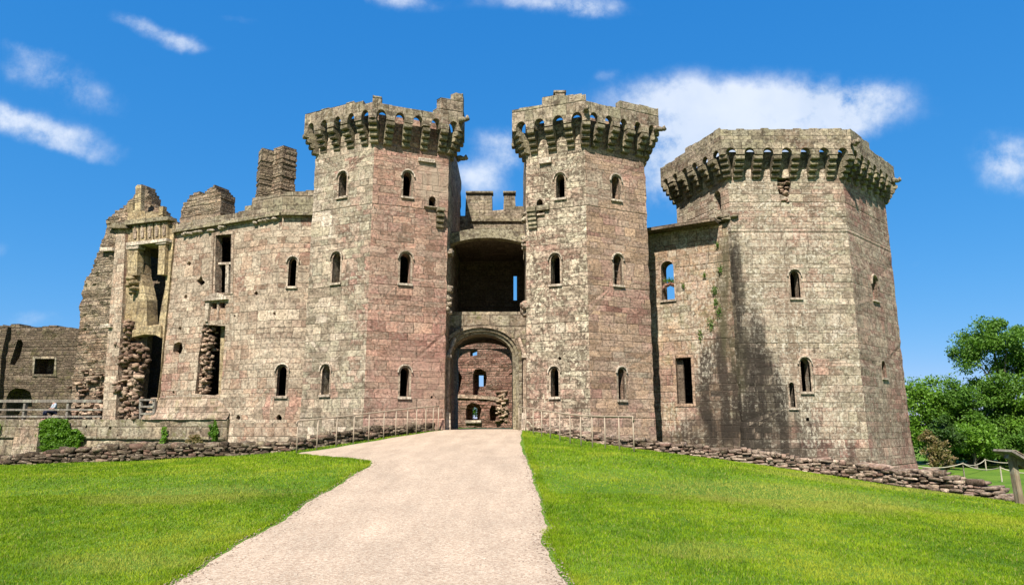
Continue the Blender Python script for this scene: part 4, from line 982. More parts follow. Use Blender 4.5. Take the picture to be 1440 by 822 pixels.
def rubble_shaft(root, plan, z0, z1, name, mat, jit=.035, step=.13):
    bm = bmesh.new(); rings = []; k = 0; z = z0
    while z < z1 + .01:
        cx = sum(p[0] for p in plan) / len(plan); cy = sum(p[1] for p in plan) / len(plan); off = random.uniform(-jit, jit)
        for dz in (0, step * .9):
            ring = []
            for (x, y) in plan:
                d = Vector((x - cx, y - cy)); d = d * (1 + off / d.length + random.uniform(-jit, jit) * .35 / d.length); ring.append(bm.verts.new((cx + d.x, cy + d.y, z + dz)))
            rings.append(ring)
        z += step
    n = len(plan)
    for a_, b_ in zip(rings, rings[1:]):
        for i in range(n): bm.faces.new([a_[i], a_[(i + 1) % n], b_[(i + 1) % n], b_[i]])
    bm.faces.new(rings[-1]); return obj(name, bm, mat, root)
def rdplan(cx, cy, rx, ry, n, ph=0.0): return [(cx + rx * cos(ph + 2 * pi * i / n), cy + ry * sin(ph + 2 * pi * i / n)) for i in range(n)]
YC = 32.0
for (x0, x1, yt, nn_) in ((360, 386, 215, 4), (382, 415, 211, 4)):
    a_ = at(x0, 250, YC).x; b_ = at(x1, 250, YC).x; zt_ = at(370, yt, YC).z
    rubble_shaft(rg, rdplan((a_ + b_) / 2, YC, (b_ - a_) / 2, .50, nn_, R(-90 + (8 if nn_ and x0 > 370 else -10))), 10.8, zt_, 'chimney', M_rub)
# rubble fragment standing on the wall head
FP0, FP1 = onB(6.93, -.5), onB(0, -.5)
bm = bmesh.new(); o_ = opx(FP0, FP1, [(252, 322), (254, 306), (259, 285), (267, 275), (277, 269), (285, 273), (291, 265), (300, 261), (305, 267), (311, 273), (310, 322)])
panel(bm, FP0, FP1, list(reversed(ragged(o_ + [o_[0]], .18, .05)[:-1])), thick=.9, rough=.07, grid=.14); obj('rubble_fragment', bm, M_rub, rg)
# sloping foot of the wall
bm = bmesh.new()
for i in range(10):
    t0, t1 = 2.3 + i * .52, 2.3 + (i + 1) * .52
    def prof(t): k = min(1, (t - 2.0) / 1.2); return 1.9 + 1.0 * k
    for (oa, za, ob, zb_) in ((1.05, 0.0, .45, .38), (.45, .38, .0, 1.0)):
        def pt(t, o, f_): x, y = onB(t, .03 + o * (.16 + 1.08 * (t - 2.25) / 23.75 * 1.0)); return bm.verts.new((x, y, 1.87 + (prof(t) - 1.87) * f_ + random.uniform(-.02, .02)))
        bm.faces.new([pt(t1, oa, za), pt(t0, oa, za), pt(t0, ob, zb_), pt(t1, ob, zb_)])
bmesh.ops.remove_doubles(bm, verts=bm.verts, dist=.045)
obj('sloping_foot', bm, M_foot, rg)

# ================================================================== ruined bay, far left of the range
BY0, BY1 = onB(10.55, .10), onB(6.90, .10)
by = thing('ruined_bay', 'ruined carved window bay with hanging columns and broken arch, left end of the range', 'ruin', (-18.4, 33.8, 1.8))
e, n = wdir(BY0, BY1)
up = opx(BY0, BY1, [(207, 458), (223, 456), (227, 430), (233, 400), (233, 345), (197, 346), (198, 385), (206, 420)])
lo_ = opx(BY0, BY1, [(166, 592), (215, 592), (221, 562), (226, 520), (229, 474), (222, 470), (205, 469), (192, 472), (180, 455), (172, 470), (165, 500), (168, 540)])
o_ = opx(BY0, BY1, [(147, 598), (218, 598)]) + [hit(221, 570, BY0, BY1), (3.64, hit(245, 420, BY0, BY1)[1]), (3.64, hit(247, 316, BY0, BY1)[1]), hit(166, 322, BY0, BY1), hit(159, 420, BY0, BY1), hit(152, 520, BY0, BY1)]
bm = bmesh.new(); panel(bm, BY0, BY1, o_, [up, lo_], thick=.6); obj('wall', bm, M_carved, by)
# inner splay catching the sun, and dark lining behind
def ppx(pts, off, th, mat, name, root=by, r=0, g_=0):
    bm = bmesh.new(); panel(bm, Vector(BY0) + n * off, Vector(BY1) + n * off, opx(BY0, BY1, pts), thick=th, rough=r, grid=g_); return obj(name, bm, mat, root)
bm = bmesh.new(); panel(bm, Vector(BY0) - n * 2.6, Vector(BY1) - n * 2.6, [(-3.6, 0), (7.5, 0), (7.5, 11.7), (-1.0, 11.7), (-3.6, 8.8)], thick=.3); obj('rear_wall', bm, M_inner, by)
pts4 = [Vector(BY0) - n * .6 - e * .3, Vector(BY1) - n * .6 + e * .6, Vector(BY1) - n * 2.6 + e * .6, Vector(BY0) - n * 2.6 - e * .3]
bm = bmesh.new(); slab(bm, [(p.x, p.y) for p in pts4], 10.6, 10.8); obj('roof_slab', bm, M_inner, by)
ppx([(189, 474), (206, 470), (222, 471), (229, 475), (229, 458), (205, 459), (189, 465)], .12, .5, M_carved, 'arch_lintel')
ppx([(185, 388), (198, 388), (199, 349), (187, 350)], .22, .35, M_carved, 'column'); ppx([(227, 387), (236, 387), (238, 342), (229, 342)], .22, .35, M_carved, 'column')
ppx([(184, 352), (201, 351), (202, 347), (184, 348)], .28, .4, M_dressp, 'capital'); ppx([(226, 345), (240, 344), (240, 340), (226, 341)], .28, .4, M_dressp, 'capital')
acc = Acc()
for (px_, py_, s_) in ((188, 392, .5), (192, 398, .45), (186, 402, .35), (193, 406, .35), (190, 412, .22)):
    u, z = hit(px_, py_, BY0, BY1); p_ = Vector(BY0) + e * u + n * .12; rock(acc, (p_.x, p_.y, z), (s_, .5, s_ * .55), -.4, .7, .1)
link('column_bracket', acc.mesh('column_bracket'), M_carved, by)
ppx([(185, 348), (242, 341), (242, 337), (185, 343)], .32, .45, M_dressp, 'cornice'); ppx([(183, 318), (244, 311), (244, 306), (183, 312)], .30, .5, M_corb, 'cornice')
ppx([(166, 322), (184, 322), (184, 314), (162, 315)], .25, .4, M_corb, 'cornice')
for k in range(5):
    x0 = 190 + k * 10.2; ppx([(x0, 340.5 - k * 1.1), (x0 + 8, 339.5 - k * 1.1), (x0 + 8, 317 - k * 1.1), (x0, 318 - k * 1.1)], .14, .3, M_carved, 'carved_panel')
    ppx([(x0 + 2.5, 337 - k * 1.1), (x0 + 5.5, 336.5 - k * 1.1), (x0 + 6.5, 326 - k * 1.1), (x0 + 4, 320 - k * 1.1), (x0 + 1.8, 327 - k * 1.1)], .20, .3, M_dress, 'carved_shield')
ppx([(180, 312), (206, 310), (205, 297), (190, 296), (181, 299)], .05, .6, M_carved, 'parapet'); ppx([(206, 310), (230, 307), (229, 300), (222, 299), (214, 297), (206, 300)], .02, .5, M_carved, 'parapet')
for pts in ([(180, 299), (188, 297), (188, 282), (181, 283)], [(191, 297), (199, 296), (200, 261), (195, 260), (192, 263)], [(224, 303), (230, 302), (231, 290), (225, 291)]):
    ppx(pts, .06, .22, M_carved, 'mullion_stump')
ppx([(148, 592), (166, 592), (170, 520), (176, 430), (180, 330), (167, 330), (160, 420), (152, 520)], .16, .4, M_range, 'buttress', r=0)
ppx([(148, 462), (163, 461), (163, 456), (149, 457)], .3, .3, M_dressp, 'offset_stone')
acc = Acc()
poly = [(155, 592), (162, 540), (163, 500), (168, 470), (176, 448), (188, 452), (195, 480), (199, 510), (196, 592)]
k = 0
while k < 420:
    px_ = random.uniform(150, 210); py_ = random.uniform(445, 592)
    if not inside(px_, py_, poly): continue
    k += 1; u, z = hit(px_, py_, BY0, BY1); dpt = .12 + .42 * noise.noise(Vector((px_ * .09, py_ * .045, 0))); p_ = Vector(BY0) + e * u + n * (dpt - .16 + random.uniform(-.35, .06))
    rock(acc, (p_.x, p_.y, z), (random.uniform(.12, .32), random.uniform(.2, .4), random.uniform(.08, .20)), random.uniform(-1.2, 1.2), .26, .07, random.uniform(-.5, .5))
link('broken_core', acc.mesh('broken_core'), M_rockred, by)
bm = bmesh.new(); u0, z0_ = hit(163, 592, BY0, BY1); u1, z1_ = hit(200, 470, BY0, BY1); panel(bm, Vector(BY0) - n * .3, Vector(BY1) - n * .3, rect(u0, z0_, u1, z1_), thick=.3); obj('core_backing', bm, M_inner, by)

# ================================================================== rubble gable wall behind the bay
GW0, GW1 = onB(13.6, -.75), onB(6.9, -.75)
gwl = thing('ruined_wall', 'dark rubble gable wall with a stepped ragged edge, rising behind the carved bay', 'wall', (-21, 35.6, 1.8))
bm = bmesh.new(); o_ = opx(GW0, GW1, [(97, 600), (103, 520), (112, 462), (114, 420), (120, 395), (131, 372), (138, 350), (146, 330), (147, 318), (158, 305), (172, 291), (184, 280), (192, 267), (199, 259), (204, 262), (208, 272), (213, 282), (221, 291), (233, 303), (249, 314), (249, 326), (178, 334), (172, 600)])
o2 = ragged(list(reversed(o_[:-1])), .22, .05)
o2 = [o_[-1]] + o2
panel(bm, GW0, GW1, [tuple(p) for p in o2], thick=.55, rough=.13, grid=.2); obj('wall', bm, M_rub, gwl)
en, nn = wdir(GW0, GW1)
def onpx(x0, y0, x1, y1, off, th, mat, name):
    bm = bmesh.new(); panel(bm, Vector(GW0) + nn * off, Vector(GW1) + nn * off, opx(GW0, GW1, [(x0, y1), (x1, y1), (x1, y0), (x0, y0)]), thick=th); return obj(name, bm, mat, gwl)
onpx(146, 349, 164, 354, .25, .4, M_dressp, 'offset_stone'); onpx(158, 318, 178, 322, .3, .5, M_corb, 'offset_stone')
acc = Acc()
for k in range(160):   # collapsed core at its foot
    px_ = random.uniform(100, 165); py_ = random.uniform(520, 592)
    if py_ < 560 and random.random() < .5: continue
    u, z = hit(px_, py_, GW0, GW1); p_ = Vector(GW0) + en * u + nn * random.uniform(-.05, .15); rock(acc, (p_.x, p_.y, z), (random.uniform(.14, .34), .35, random.uniform(.07, .15)), random.uniform(-.5, .5), .26, .06)
link('fallen_core', acc.mesh('fallen_core'), M_rockred, gwl)

# ================================================================== walls further back
def niche_wall(root, P0, P1, outline, niches, depth, mat, rough=.1, grid=.3, back=1):
    bm = bmesh.new(); panel(bm, P0, P1, outline, [h for h, _ in niches], thick=depth, rough=rough, grid=grid); obj('wall', bm, mat, root)
    ee, n2 = wdir(P0, P1)
    for h, inner_ in niches:
        us_ = [p[0] for p in h]; zs_ = [p[1] for p in h]
        bm = bmesh.new(); panel(bm, Vector(P0) - n2 * (depth + .01), Vector(P1) - n2 * (depth + .01), rect(min(us_) - .3, min(zs_) - .2, max(us_) + .3, max(zs_) + .3), inner_, thick=.25); obj('window_back', bm, mat, root)
FW0, FW1 = (-44, 47.5), (-25, 45.0)
fw = thing('courtyard_wall', 'grey brown ruined wall with a square window, far behind the timber fence', 'wall', (-31, 46, 1.8))
o_ = opx(FW0, FW1, [(-75, 600), (125, 600), (125, 463)]) + list(reversed(ragged(opx(FW0, FW1, [(-75, 470), (-40, 452), (-5, 458), (15, 456), (40, 460), (70, 457), (100, 461), (125, 463)])[:-1], .5, .05)))
arch_ = opx(FW0, FW1, [(8, 596), (45, 596), (46, 562), (43, 551), (34, 546), (22, 545), (13, 549), (8, 558)])
niche_wall(fw, FW0, FW1, o_, [(opx(FW0, FW1, [(48, 526), (76, 526), (78, 504), (50, 504)]), []),
                              (arch_, [opx(FW0, FW1, [(28, 596), (39, 596), (39, 560), (37, 555), (34, 553), (30, 555), (28, 560)])]),
                              (opx(FW0, FW1, [(15, 512), (22, 513), (28, 500), (34, 483), (30, 477), (24, 478)]), [opx(FW0, FW1, [(16, 512), (20, 512), (24, 498), (22, 494), (18, 500)])])], 1.0, M_rubgrey)
bm = bmesh.new(); ef, nf = wdir(FW0, FW1); panel(bm, Vector(FW0) + nf * .05, Vector(FW1) + nf * .05, opx(FW0, FW1, [(46, 529), (80, 529), (80, 501), (47, 501)]), [opx(FW0, FW1, [(48, 526), (76, 526), (78, 504), (50, 504)])], thick=.2); obj('window_frame', bm, M_rev, fw)
bm = bmesh.new(); panel(bm, Vector(FW0) + nf * .3, Vector(FW1) + nf * .3, opx(FW0, FW1, [(-4, 600), (4, 560), (8, 500), (16, 460), (10, 457), (2, 480), (-4, 520), (-10, 600)]), thick=.5, rough=.1, grid=.3); obj('broken_pier', bm, M_rubgrey, fw)

CR0, CR1 = (-8.0, 56.0), (4.5, 54.6)
cr = thing('courtyard_ruin', 'reddish ruined wall with two arched windows, seen through the gate arch', 'wall', (-2, 55, 1.4))
o_ = opx(CR0, CR1, [(600, 604), (760, 604)]) + list(reversed(ragged(opx(CR0, CR1, [(600, 480), (630, 478), (700, 474), (760, 480)]), .5, .06)))
n_up = opx(CR0, CR1, [(665, 556), (681, 556), (684.5, 530), (683, 522), (676, 518), (668, 519), (665, 526)])
n_lo = opx(CR0, CR1, [(655, 590), (674, 590), (677, 575), (674, 568), (665, 566), (657, 569), (655, 576)])
n_dr = opx(CR0, CR1, [(689, 591), (697, 591), (698.5, 575), (696, 570), (691, 570), (688.5, 576)])
n_sk = opx(CR0, CR1, [(661, 501), (671, 499), (671, 490), (661, 494)])
n_lf = opx(CR0, CR1, [(641, 591), (644, 591), (644.5, 566), (641, 562)]); n_l2 = opx(CR0, CR1, [(640, 553), (646, 550), (650, 530), (646, 522), (640, 520)])
n_rt = opx(CR0, CR1, [(706, 592), (711, 592), (713, 560), (708, 560)])
niche_wall(cr, CR0, CR1, o_, [(n_up, [opx(CR0, CR1, [(670, 542), (677, 542), (677, 526), (670, 526)])]), (n_lo, [opx(CR0, CR1, [(661, 588), (668, 588), (668, 573), (665, 570.5), (661, 573)])]), (n_dr, []), (n_sk, [n_sk]), (n_lf, []), (n_l2, []), (n_rt, [])], 1.1, M_rubred, rough=.14, grid=.3)
ec, nc = wdir(CR0, CR1)
def crp(pts, off, th, mat, name, r=0, g_=0):
    bm = bmesh.new(); panel(bm, Vector(CR0) + nc * off, Vector(CR1) + nc * off, opx(CR0, CR1, pts), thick=th, rough=r, grid=g_); return obj(name, bm, mat, cr)
crp([(655, 594), (677, 594), (677, 590.5), (655, 590.5)], .25, .4, M_dressp, 'sill')
crp([(640, 559), (684, 561), (705, 564), (705, 559), (684, 556), (640, 554)], .15, .3, M_range, 'ledge')
acc = Acc()
for k in range(60):
    px_ = random.choice([random.uniform(699, 713), random.uniform(699, 706), random.uniform(706, 713)]); py_ = random.uniform(548, 592) if px_ > 698 else random.uniform(548, 568)
    u, z = hit(px_, py_, CR0, CR1); p_ = Vector(CR0) + ec * u + nc * random.uniform(-.1, .15); rock(acc, (p_.x, p_.y, z), (random.uniform(.18, .4), .4, random.uniform(.08, .18)), random.uniform(-.6, .6), .28, .06)
link('broken_core', acc.mesh('broken_core'), M_rockred, cr)

# ================================================================== revetment wall of the moat
R0, R1 = onB(26, 1.2), onB(2.25, .12)
rv = thing('revetment_wall', 'mossy moat revetment wall below the timber fence, ivy growing on its face', 'wall', (-18, 33.6, -.6))
er, nr = wdir(R0, R1); LR = 23.75
bm = bmesh.new()
o_ = [(0, -.85), (LR, -.85), (LR, 1.87)] + list(reversed(ragged([(0, 1.92), (LR * .4, 1.9), (LR - .4, 1.87)], .8, .03)))
panel(bm, R0, R1, o_, [blob(*hit(122, 600, R0, R1), .10), blob(*hit(154, 602, R0, R1), .11), blob(*hit(166, 612, R0, R1), .06)], thick=.8, rough=.05, grid=.35); obj('wall', bm, M_rev, rv)
bm = bmesh.new(); u0, z0_ = hit(24, 655, R0, R1); u1, z1_ = hit(66, 601, R0, R1)
p_ = Vector(R0) + er * (u0 + u1) / 2 + nr * .16; box(bm, (p_.x, p_.y, (z1_ - .9) / 2), (u1 - u0, .45, z1_ + .9), math.atan2(er.y, er.x), taper=.06); obj('buttress', bm, M_foot, rv)
bm = bmesh.new(); p_ = Vector(R0) + er * (LR / 2) + nr * .0; _, zz_ = hit(180, 615, R0, R1); box(bm, (p_.x, p_.y, zz_), (LR - .1, .16, .14), math.atan2(er.y, er.x)); obj('ledge', bm, M_rev, rv)

# ================================================================== low rubble walls along the moat edge
def rubble_wall(name, label, xs, ys_, hx, hy, mat, seed, loc):
    pts = [Vector((x, y)) for x, y in zip(xs, ys_)]; acc = Acc()
    seg = [(b_ - a_).length for a_, b_ in zip(pts, pts[1:])]; tot = sum(seg)
    def pos(s):
        for i, L in enumerate(seg):
            if s <= L or i == len(seg) - 1: d_ = (pts[i + 1] - pts[i]) / L; return pts[i] + d_ * min(s, L), d_
            s -= L
    s = 0; core = []
    course = .075 if seed == 2 else .085
    for row in range(0, 10):
        s = random.uniform(0, .2)
        while s < tot:
            ln = random.choice([random.uniform(.09, .2), random.uniform(.15, .34), random.uniform(.25, .5)]); p_, d_ = pos(s + ln / 2); nrm = Vector((d_.y, -d_.x)); hgt_ = float(np.interp(p_.x, hx, hy)); gz0 = float(ground(p_.x, p_.y - .12))
            z = row * course
            if z < hgt_ - .03:
                last = z + course >= hgt_ - .03
                for dep_ in ((0.0, .32) if not last else (.02, .30)):
                    hs_ = course * random.uniform(.8, 1.5) * (random.choice([1.0, 1.2, 1.8]) if last else 1)
                    q_ = p_ - nrm * (dep_ + random.uniform(-.05, .07) + .02 * row)
                    rock(acc, (q_.x, q_.y, gz0 - .03 + z + course / 2 + (hs_ - course) * .4 + random.uniform(-.03, .03)), (ln * random.uniform(.85, 1.1), random.uniform(.24, .4), hs_), math.atan2(d_.y, d_.x) + random.uniform(-.22, .22), random.uniform(.2, .5), .065, random.uniform(-.12, .12))
            s += ln
    if seed == 1:
        for k in range(46):
            x_ = random.choice([random.uniform(-16.5, -11), random.uniform(-12, -6)]); y_ = float(front(np.array(x_))) + .3; z_ = float(ground(x_, y_ - .35)) + float(np.interp(x_, hx, hy)) - .02; q_ = random.uniform(.2, .42)
            rock(acc, (x_, y_, z_), (q_ * 1.2, q_, q_ * .62), random.uniform(0, 3), .62, .06)
    o = link(name, acc.mesh(name), mat); o.location = (0, 0, 0); tag(o, label, 'wall'); return o
xs = [-26, -21, -17.5, -11.7, -7.6, -5.2, -3.3]; rubble_wall('rubble_wall', 'low wall of dark mossy boulders between left lawn and moat, running up behind the left railing', xs, [float(front(np.array(x))) + .15 for x in xs], [-26, -17.5, -15.5, -13, -11, -8, -5, -3.3], [.20, .20, .36, .50, .42, .34, .42, .2], M_stoned, 1, 0)
xs = [.75, 4.1, 6.5, 8.7, 10.55, 11.6, 12.9]; rubble_wall('rubble_wall', 'low dry rubble wall between right lawn and the hexagonal tower, ending at the wooden lectern', xs, [float(front(np.array(x))) + .15 for x in xs], [.7, 4.1, 6.5, 8.7, 10.5, 11.8, 12.5, 12.95], [.20, .34, .38, .46, .50, .58, .40, .10], M_stone, 2, 0)

# ================================================================== railings
def railing(label, line, pxs, hgt_, end):
    (ax_, ay_), (bx1, by1) = line; d0 = ray(pxs[0], 600); root = thing('railing', label, 'railing', (ax_, ay_, float(ground(ax_, ay_))), None)
    P0 = Vector((ax_, ay_)); P1 = Vector((bx1, by1)); tops = []
    for i, px_ in enumerate(pxs):
        u, _ = hit(px_, 620, P0, P1); p_ = P0 + (P1 - P0).normalized() * u; z = float(ground(p_.x, p_.y)); tops.append(Vector((p_.x, p_.y, z + hgt_ * (1 - .0 * i))))
        bm = bmesh.new(); tube(bm, [(p_.x + random.uniform(-.006, .006), p_.y, z - .15), (p_.x, p_.y, z + hgt_ - .01)], .021, 8); obj('post', bm, M_rail, root, smooth=True)
    # smooth the rail line and round it down at its outer end
    zs_ = [t.z for t in tops]
    for k in range(3): zs_ = [zs_[0]] + [(zs_[i - 1] + zs_[i] + zs_[i + 1]) / 3 for i in range(1, len(zs_) - 1)] + [zs_[-1]]
    for t, z in zip(tops, zs_): t.z = z
    o0 = tops[0] if end == 0 else tops[-1]; o1 = tops[1] if end == 0 else tops[-2]; d_ = (o0 - o1).normalized()
    bend = [o0 + d_ * .03 + Vector((0, 0, -.01)), o0 + d_ * .06 + Vector((0, 0, -.07)), o0 + d_ * .03 + Vector((0, 0, -.14))]
    path = (list(reversed(bend)) + tops) if end == 0 else (tops + bend)
    bm = bmesh.new(); tube(bm, path, .024, 8); obj('handrail', bm, M_rail, root, smooth=True)
railing('beige metal railing beside the path, below the left gate tower', ((-7.1, 22.9), (-3.15, 28.55)), [417.7, 446, 472.7, 496.8, 518, 539, 556, 572, 585, 598, 608.5, 616], 1.02, 0)
railing('beige metal railing on the lawn edge, below the right gate tower', ((.28, 28.6), (3.45, 19.7)), [729.8, 739, 750, 762, 774, 787.5, 802, 817, 833, 851, 871, 891], .98, 1)

# ================================================================== timber fences on the court edge
TF0, TF1 = onB(27, .1), onB(2, .1)
tf = thing('timber_fence', 'weathered post and rail timber fence along the top of the revetment, far left', 'fence', (-24, 36, 1.85))
et, nt_ = wdir(TF0, TF1)
def fpart(root, x0, y0, x1, y1, off, th, name, P=(TF0, TF1)):
    bm = bmesh.new(); ee, n2 = wdir(*P); panel(bm, Vector(P[0]) + n2 * off, Vector(P[1]) + n2 * off, opx(P[0], P[1], [(x0, y1), (x1, y1), (x1, y0), (x0, y0)]), thick=th); return obj(name, bm, M_wood, root)
for x_ in (-88, -24, 37, 98): 
    bm = bmesh.new(); u, zt_ = hit(x_, 562, TF0, TF1); p_ = Vector(TF0) + et * u; box(bm, (p_.x, p_.y, 2.3), (.17, .15, 1.05), math.atan2(et.y, et.x)); box(bm, (p_.x, p_.y, 2.84), (.14, .12, .05), math.atan2(et.y, et.x)); obj('post', bm, M_wood, tf)
for (ya, yb) in ((561.5, 565.5), (574.5, 577), (584, 586.5)): fpart(tf, -92, ya, 146, yb, .12, .06, 'rail')
t2 = thing('timber_fence', 'short timber barrier across the dark doorway of the ruined bay', 'fence', (-17.6, 33.2, 1.85))
TG = (onB(10.55, .28), onB(6.9, .28))
fpart(t2, 195.5, 560, 198.5, 592, 0, .1, 'post', TG); fpart(t2, 214.5, 560, 217.5, 592, 0, .1, 'post', TG)
for ya in (560.5, 570, 580): fpart(t2, 197, ya, 217, ya + 2.6, .04, .05, 'rail', TG)

# ================================================================== ivy and wall plants on the revetment
def wallplant(name, label, cat, poly, P, cnt, size, mat, dep=.25, group=None):
    acc = Acc(); cs = []; xs_ = [p[0] for p in poly]; ys_ = [p[1] for p in poly]; ee, n2 = wdir(*P)
    while len(cs) < cnt:
        x_ = random.uniform(min(xs_), max(xs_)); y_ = random.uniform(min(ys_), max(ys_))
        if not inside(x_, y_, poly): continue
        u, z = hit(x_, y_, *P); f_ = noise.noise(Vector((x_ * .12, y_ * .14, 1))) * .5 + .5; p_ = Vector(P[0]) + ee * u + n2 * (.05 + dep * f_ * random.uniform(.5, 1.0)); cs.append((p_.x, p_.y, z))
    c0 = Vector(cs[0]); leaves(acc, np.array(cs), size, .8); me = acc.mesh(name); root = Vector(np.array(cs).mean(0)); me.transform(Matrix.Translation(-root))
    o = link(name, me, mat); o.location = root; return tag(o, label, cat, group)
PR = (R0, R1)
wallplant('ivy', 'bright green ivy clump spilling over the revetment wall', 'ivy', [(60, 600), (66, 590), (82, 588), (100, 590), (104, 604), (116, 603), (124, 612), (114, 630), (100, 634), (84, 642), (68, 642), (60, 620)], PR, 5200, .085, M_ivy, .45)
wallplant('fern', 'yellow green fern in the revetment joint, below the sloping foot', 'plant', [(228, 622), (232, 600), (238, 601), (238, 615), (233, 624)], PR, 260, .07, M_leafC)
wallplant('grass_tuft', 'dry grass tuft on the revetment ledge, right of the fern', 'plant', [(264, 622), (270, 612), (284, 610), (288, 622)], PR, 260, .06, M_leafR)
wallplant('wall_plant', 'upright green plant at the right end of the revetment wall', 'plant', [(300, 619), (301, 600), (308, 590), (313, 604), (312, 619)], (RG[0], RG[1]), 620, .075, M_ivy, .5)
wallplant('moss_clump', 'small moss clump at the far left edge of the revetment wall', 'plant', [(-4, 612), (-4, 594), (3, 596), (4, 610)], PR, 200, .07, M_leafC)
acc = Acc()

# ================================================================== person seated behind the fence
def skinned(name, verts, edges, radii, mat, parent, sub=2):
    me = bpy.data.meshes.new(name); me.from_pydata(verts, edges, []); me.update(); o = bpy.data.objects.new(name, me); C.objects.link(o)
    md = o.modifiers.new('s', 'SKIN'); md.use_smooth_shade = True
    for v, r in zip(me.skin_vertices[0].data, radii): v.radius = (r, r) if not isinstance(r, tuple) else r
    me.skin_vertices[0].data[0].use_root = True
    m2 = o.modifiers.new('u', 'SUBSURF'); m2.levels = sub; m2.render_levels = sub
    dg = bpy.context.evaluated_depsgraph_get(); new = bpy.data.meshes.new_from_object(o.evaluated_get(dg)); bpy.data.objects.remove(o); new.materials.clear(); new.materials.append(mat)
    new.polygons.foreach_set('use_smooth', [True] * len(new.polygons)); ob = bpy.data.objects.new(name, new); C.objects.link(ob); ob.parent = parent; return ob
M_skinp = mat_flat('skin', (.50, .27, .20), .6, .05); M_hair = mat_flat('hair', (.05, .03, .022), .8, .2, 40); M_shirt = mat_flat('shirt', (.42, .47, .52), .9, .06); M_trou = mat_flat('trousers', (.018, .022, .045), .9, .1)
PQ0, PQ1 = onB(27, -.9), onB(2, -.9); u, _ = hit(76, 575, PQ0, PQ1); pp = Vector(PQ0) + et * u
pr = thing('person', 'person with dark hair in a pale shirt and navy trousers, seated behind the timber fence', 'person', (pp.x, pp.y, 1.84))
pr.rotation_euler = (0, 0, R(-35))
V_ = [(0, 0, .46), (0, .01, .62), (0, .0, .80), (0, -.01, .90), (0, -.03, .97), (0, -.04, 1.07), (.15, 0, .86), (.19, -.08, .66), (.12, -.26, .60), (.07, -.33, .60), (-.15, 0, .86), (-.19, -.08, .66), (-.12, -.26, .60), (-.07, -.33, .60),
      (.09, -.02, .46), (.12, -.42, .50), (.12, -.40, .09), (.12, -.54, .05), (-.09, -.02, .46), (-.12, -.42, .50), (-.12, -.40, .09), (-.12, -.54, .05)]
E_ = [(0, 1), (1, 2), (2, 3), (3, 4), (4, 5), (3, 6), (6, 7), (7, 8), (8, 9), (3, 10), (10, 11), (11, 12), (12, 13), (0, 14), (14, 15), (15, 16), (16, 17), (0, 18), (18, 19), (19, 20), (20, 21)]
Rr = [.12, .105, .12, .08, .05, .088, .05, .04, .032, .03, .05, .04, .032, .03, .08, .06, .045, .04, .08, .06, .045, .04]
skinned('body', V_, E_, Rr, M_skinp, pr)
skinned('shirt', [V_[i] for i in (0, 1, 2, 3, 6, 7, 10, 11)], [(0, 1), (1, 2), (2, 3), (3, 4), (4, 5), (3, 6), (6, 7)], [.135, .122, .136, .09, .064, .052, .064, .052], M_shirt, pr)
skinned('trousers', [V_[i] for i in (0, 14, 15, 16, 18, 19, 20)], [(0, 1), (1, 2), (2, 3), (0, 4), (4, 5), (5, 6)], [.14, .095, .073, .056, .095, .073, .056], M_trou, pr)
skinned('hair', [(0, -.01, 1.09), (0, .02, 1.12), (0, .05, 1.04), (0, .05, .95)], [(0, 1), (1, 2), (2, 3)], [.088, .085, .075, .05], M_hair, pr)
acc = Acc(); rock(acc, (0, .05, .17), (.7, .5, .36), 0, .7, .06); me = acc.mesh('seat_stone'); o = link('seat_stone', me, M_stone); o.location = (pp.x, pp.y, 1.84); tag(o, 'block of stone that the person behind the fence sits on', 'stone')

# ================================================================== wooden lectern at the right edge
sg = thing('lectern_sign', 'weathered timber lectern sign with a tilted board on a post at the right lawn edge', 'sign', (11.5, 16.0, float(ground(11.5, 16.0))))
gz0 = float(ground(11.5, 16.0)); SX = at(1431, 690, 16.0).x; zt_ = at(1431, 645, 16.0).z
bm = bmesh.new(); box(bm, (SX, 16, (gz0 - .3 + zt_) / 2), (.13, .13, zt_ - gz0 + .3), .1, taper=.06, ry=R(-2.5)); obj('post', bm, M_wood2, sg)
bm = bmesh.new(); a_ = at(1412, 635, 16); box(bm, (a_.x + .46, 16.0, a_.z - .26), (1.15, .62, .05), 0, ry=R(31)); obj('board', bm, M_wood, sg)
bm = bmesh.new(); box(bm, (a_.x + .50, 16.0, a_.z - .21), (1.0, .56, .02), 0, ry=R(31)); obj('panel', bm, M_wood2, sg)
bm = bmesh.new(); box(bm, (a_.x + .25, 16.0, a_.z - .22), (.5, .12, .1), 0, ry=R(31)); obj('bracket', bm, M_wood2, sg)

# ================================================================== rope fence in the field
rf = thing('rope_fence', 'low rope fence on thin white posts in the field beside the trees', 'fence', (24, 40, -1.25))
def rope_run(pl):
    tp = []
    for (px_, Y_, h_) in pl:
        p_ = at(px_, 660, Y_); z = float(ground(p_.x, Y_)); bm = bmesh.new(); tube(bm, [(p_.x, Y_, z - .1), (p_.x, Y_, z + h_)], .035, 7); tube(bm, [(p_.x, Y_, z + h_), (p_.x, Y_, z + h_ + .03)], .045, 7); obj('post', bm, M_rope, rf); tp.append(Vector((p_.x, Y_, z + h_ - .03)))
    for a_, b_ in zip(tp, tp[1:]):
        bm = bmesh.new(); tube(bm, [a_.lerp(b_, k / 10) - Vector((0, 0, .22 * 4 * (k / 10) * (1 - k / 10))) for k in range(11)], .028, 5); obj('rope', bm, M_rope, rf)
rope_run([(1280, 40, .75), (1355, 40.5, .78), (1407, 37, .75), (1475, 35, .75)]); rope_run([(1270, 44, .7), (1316, 45, .7), (1355, 40.5, .78), (1387, 46, .72), (1450, 47, .7)])

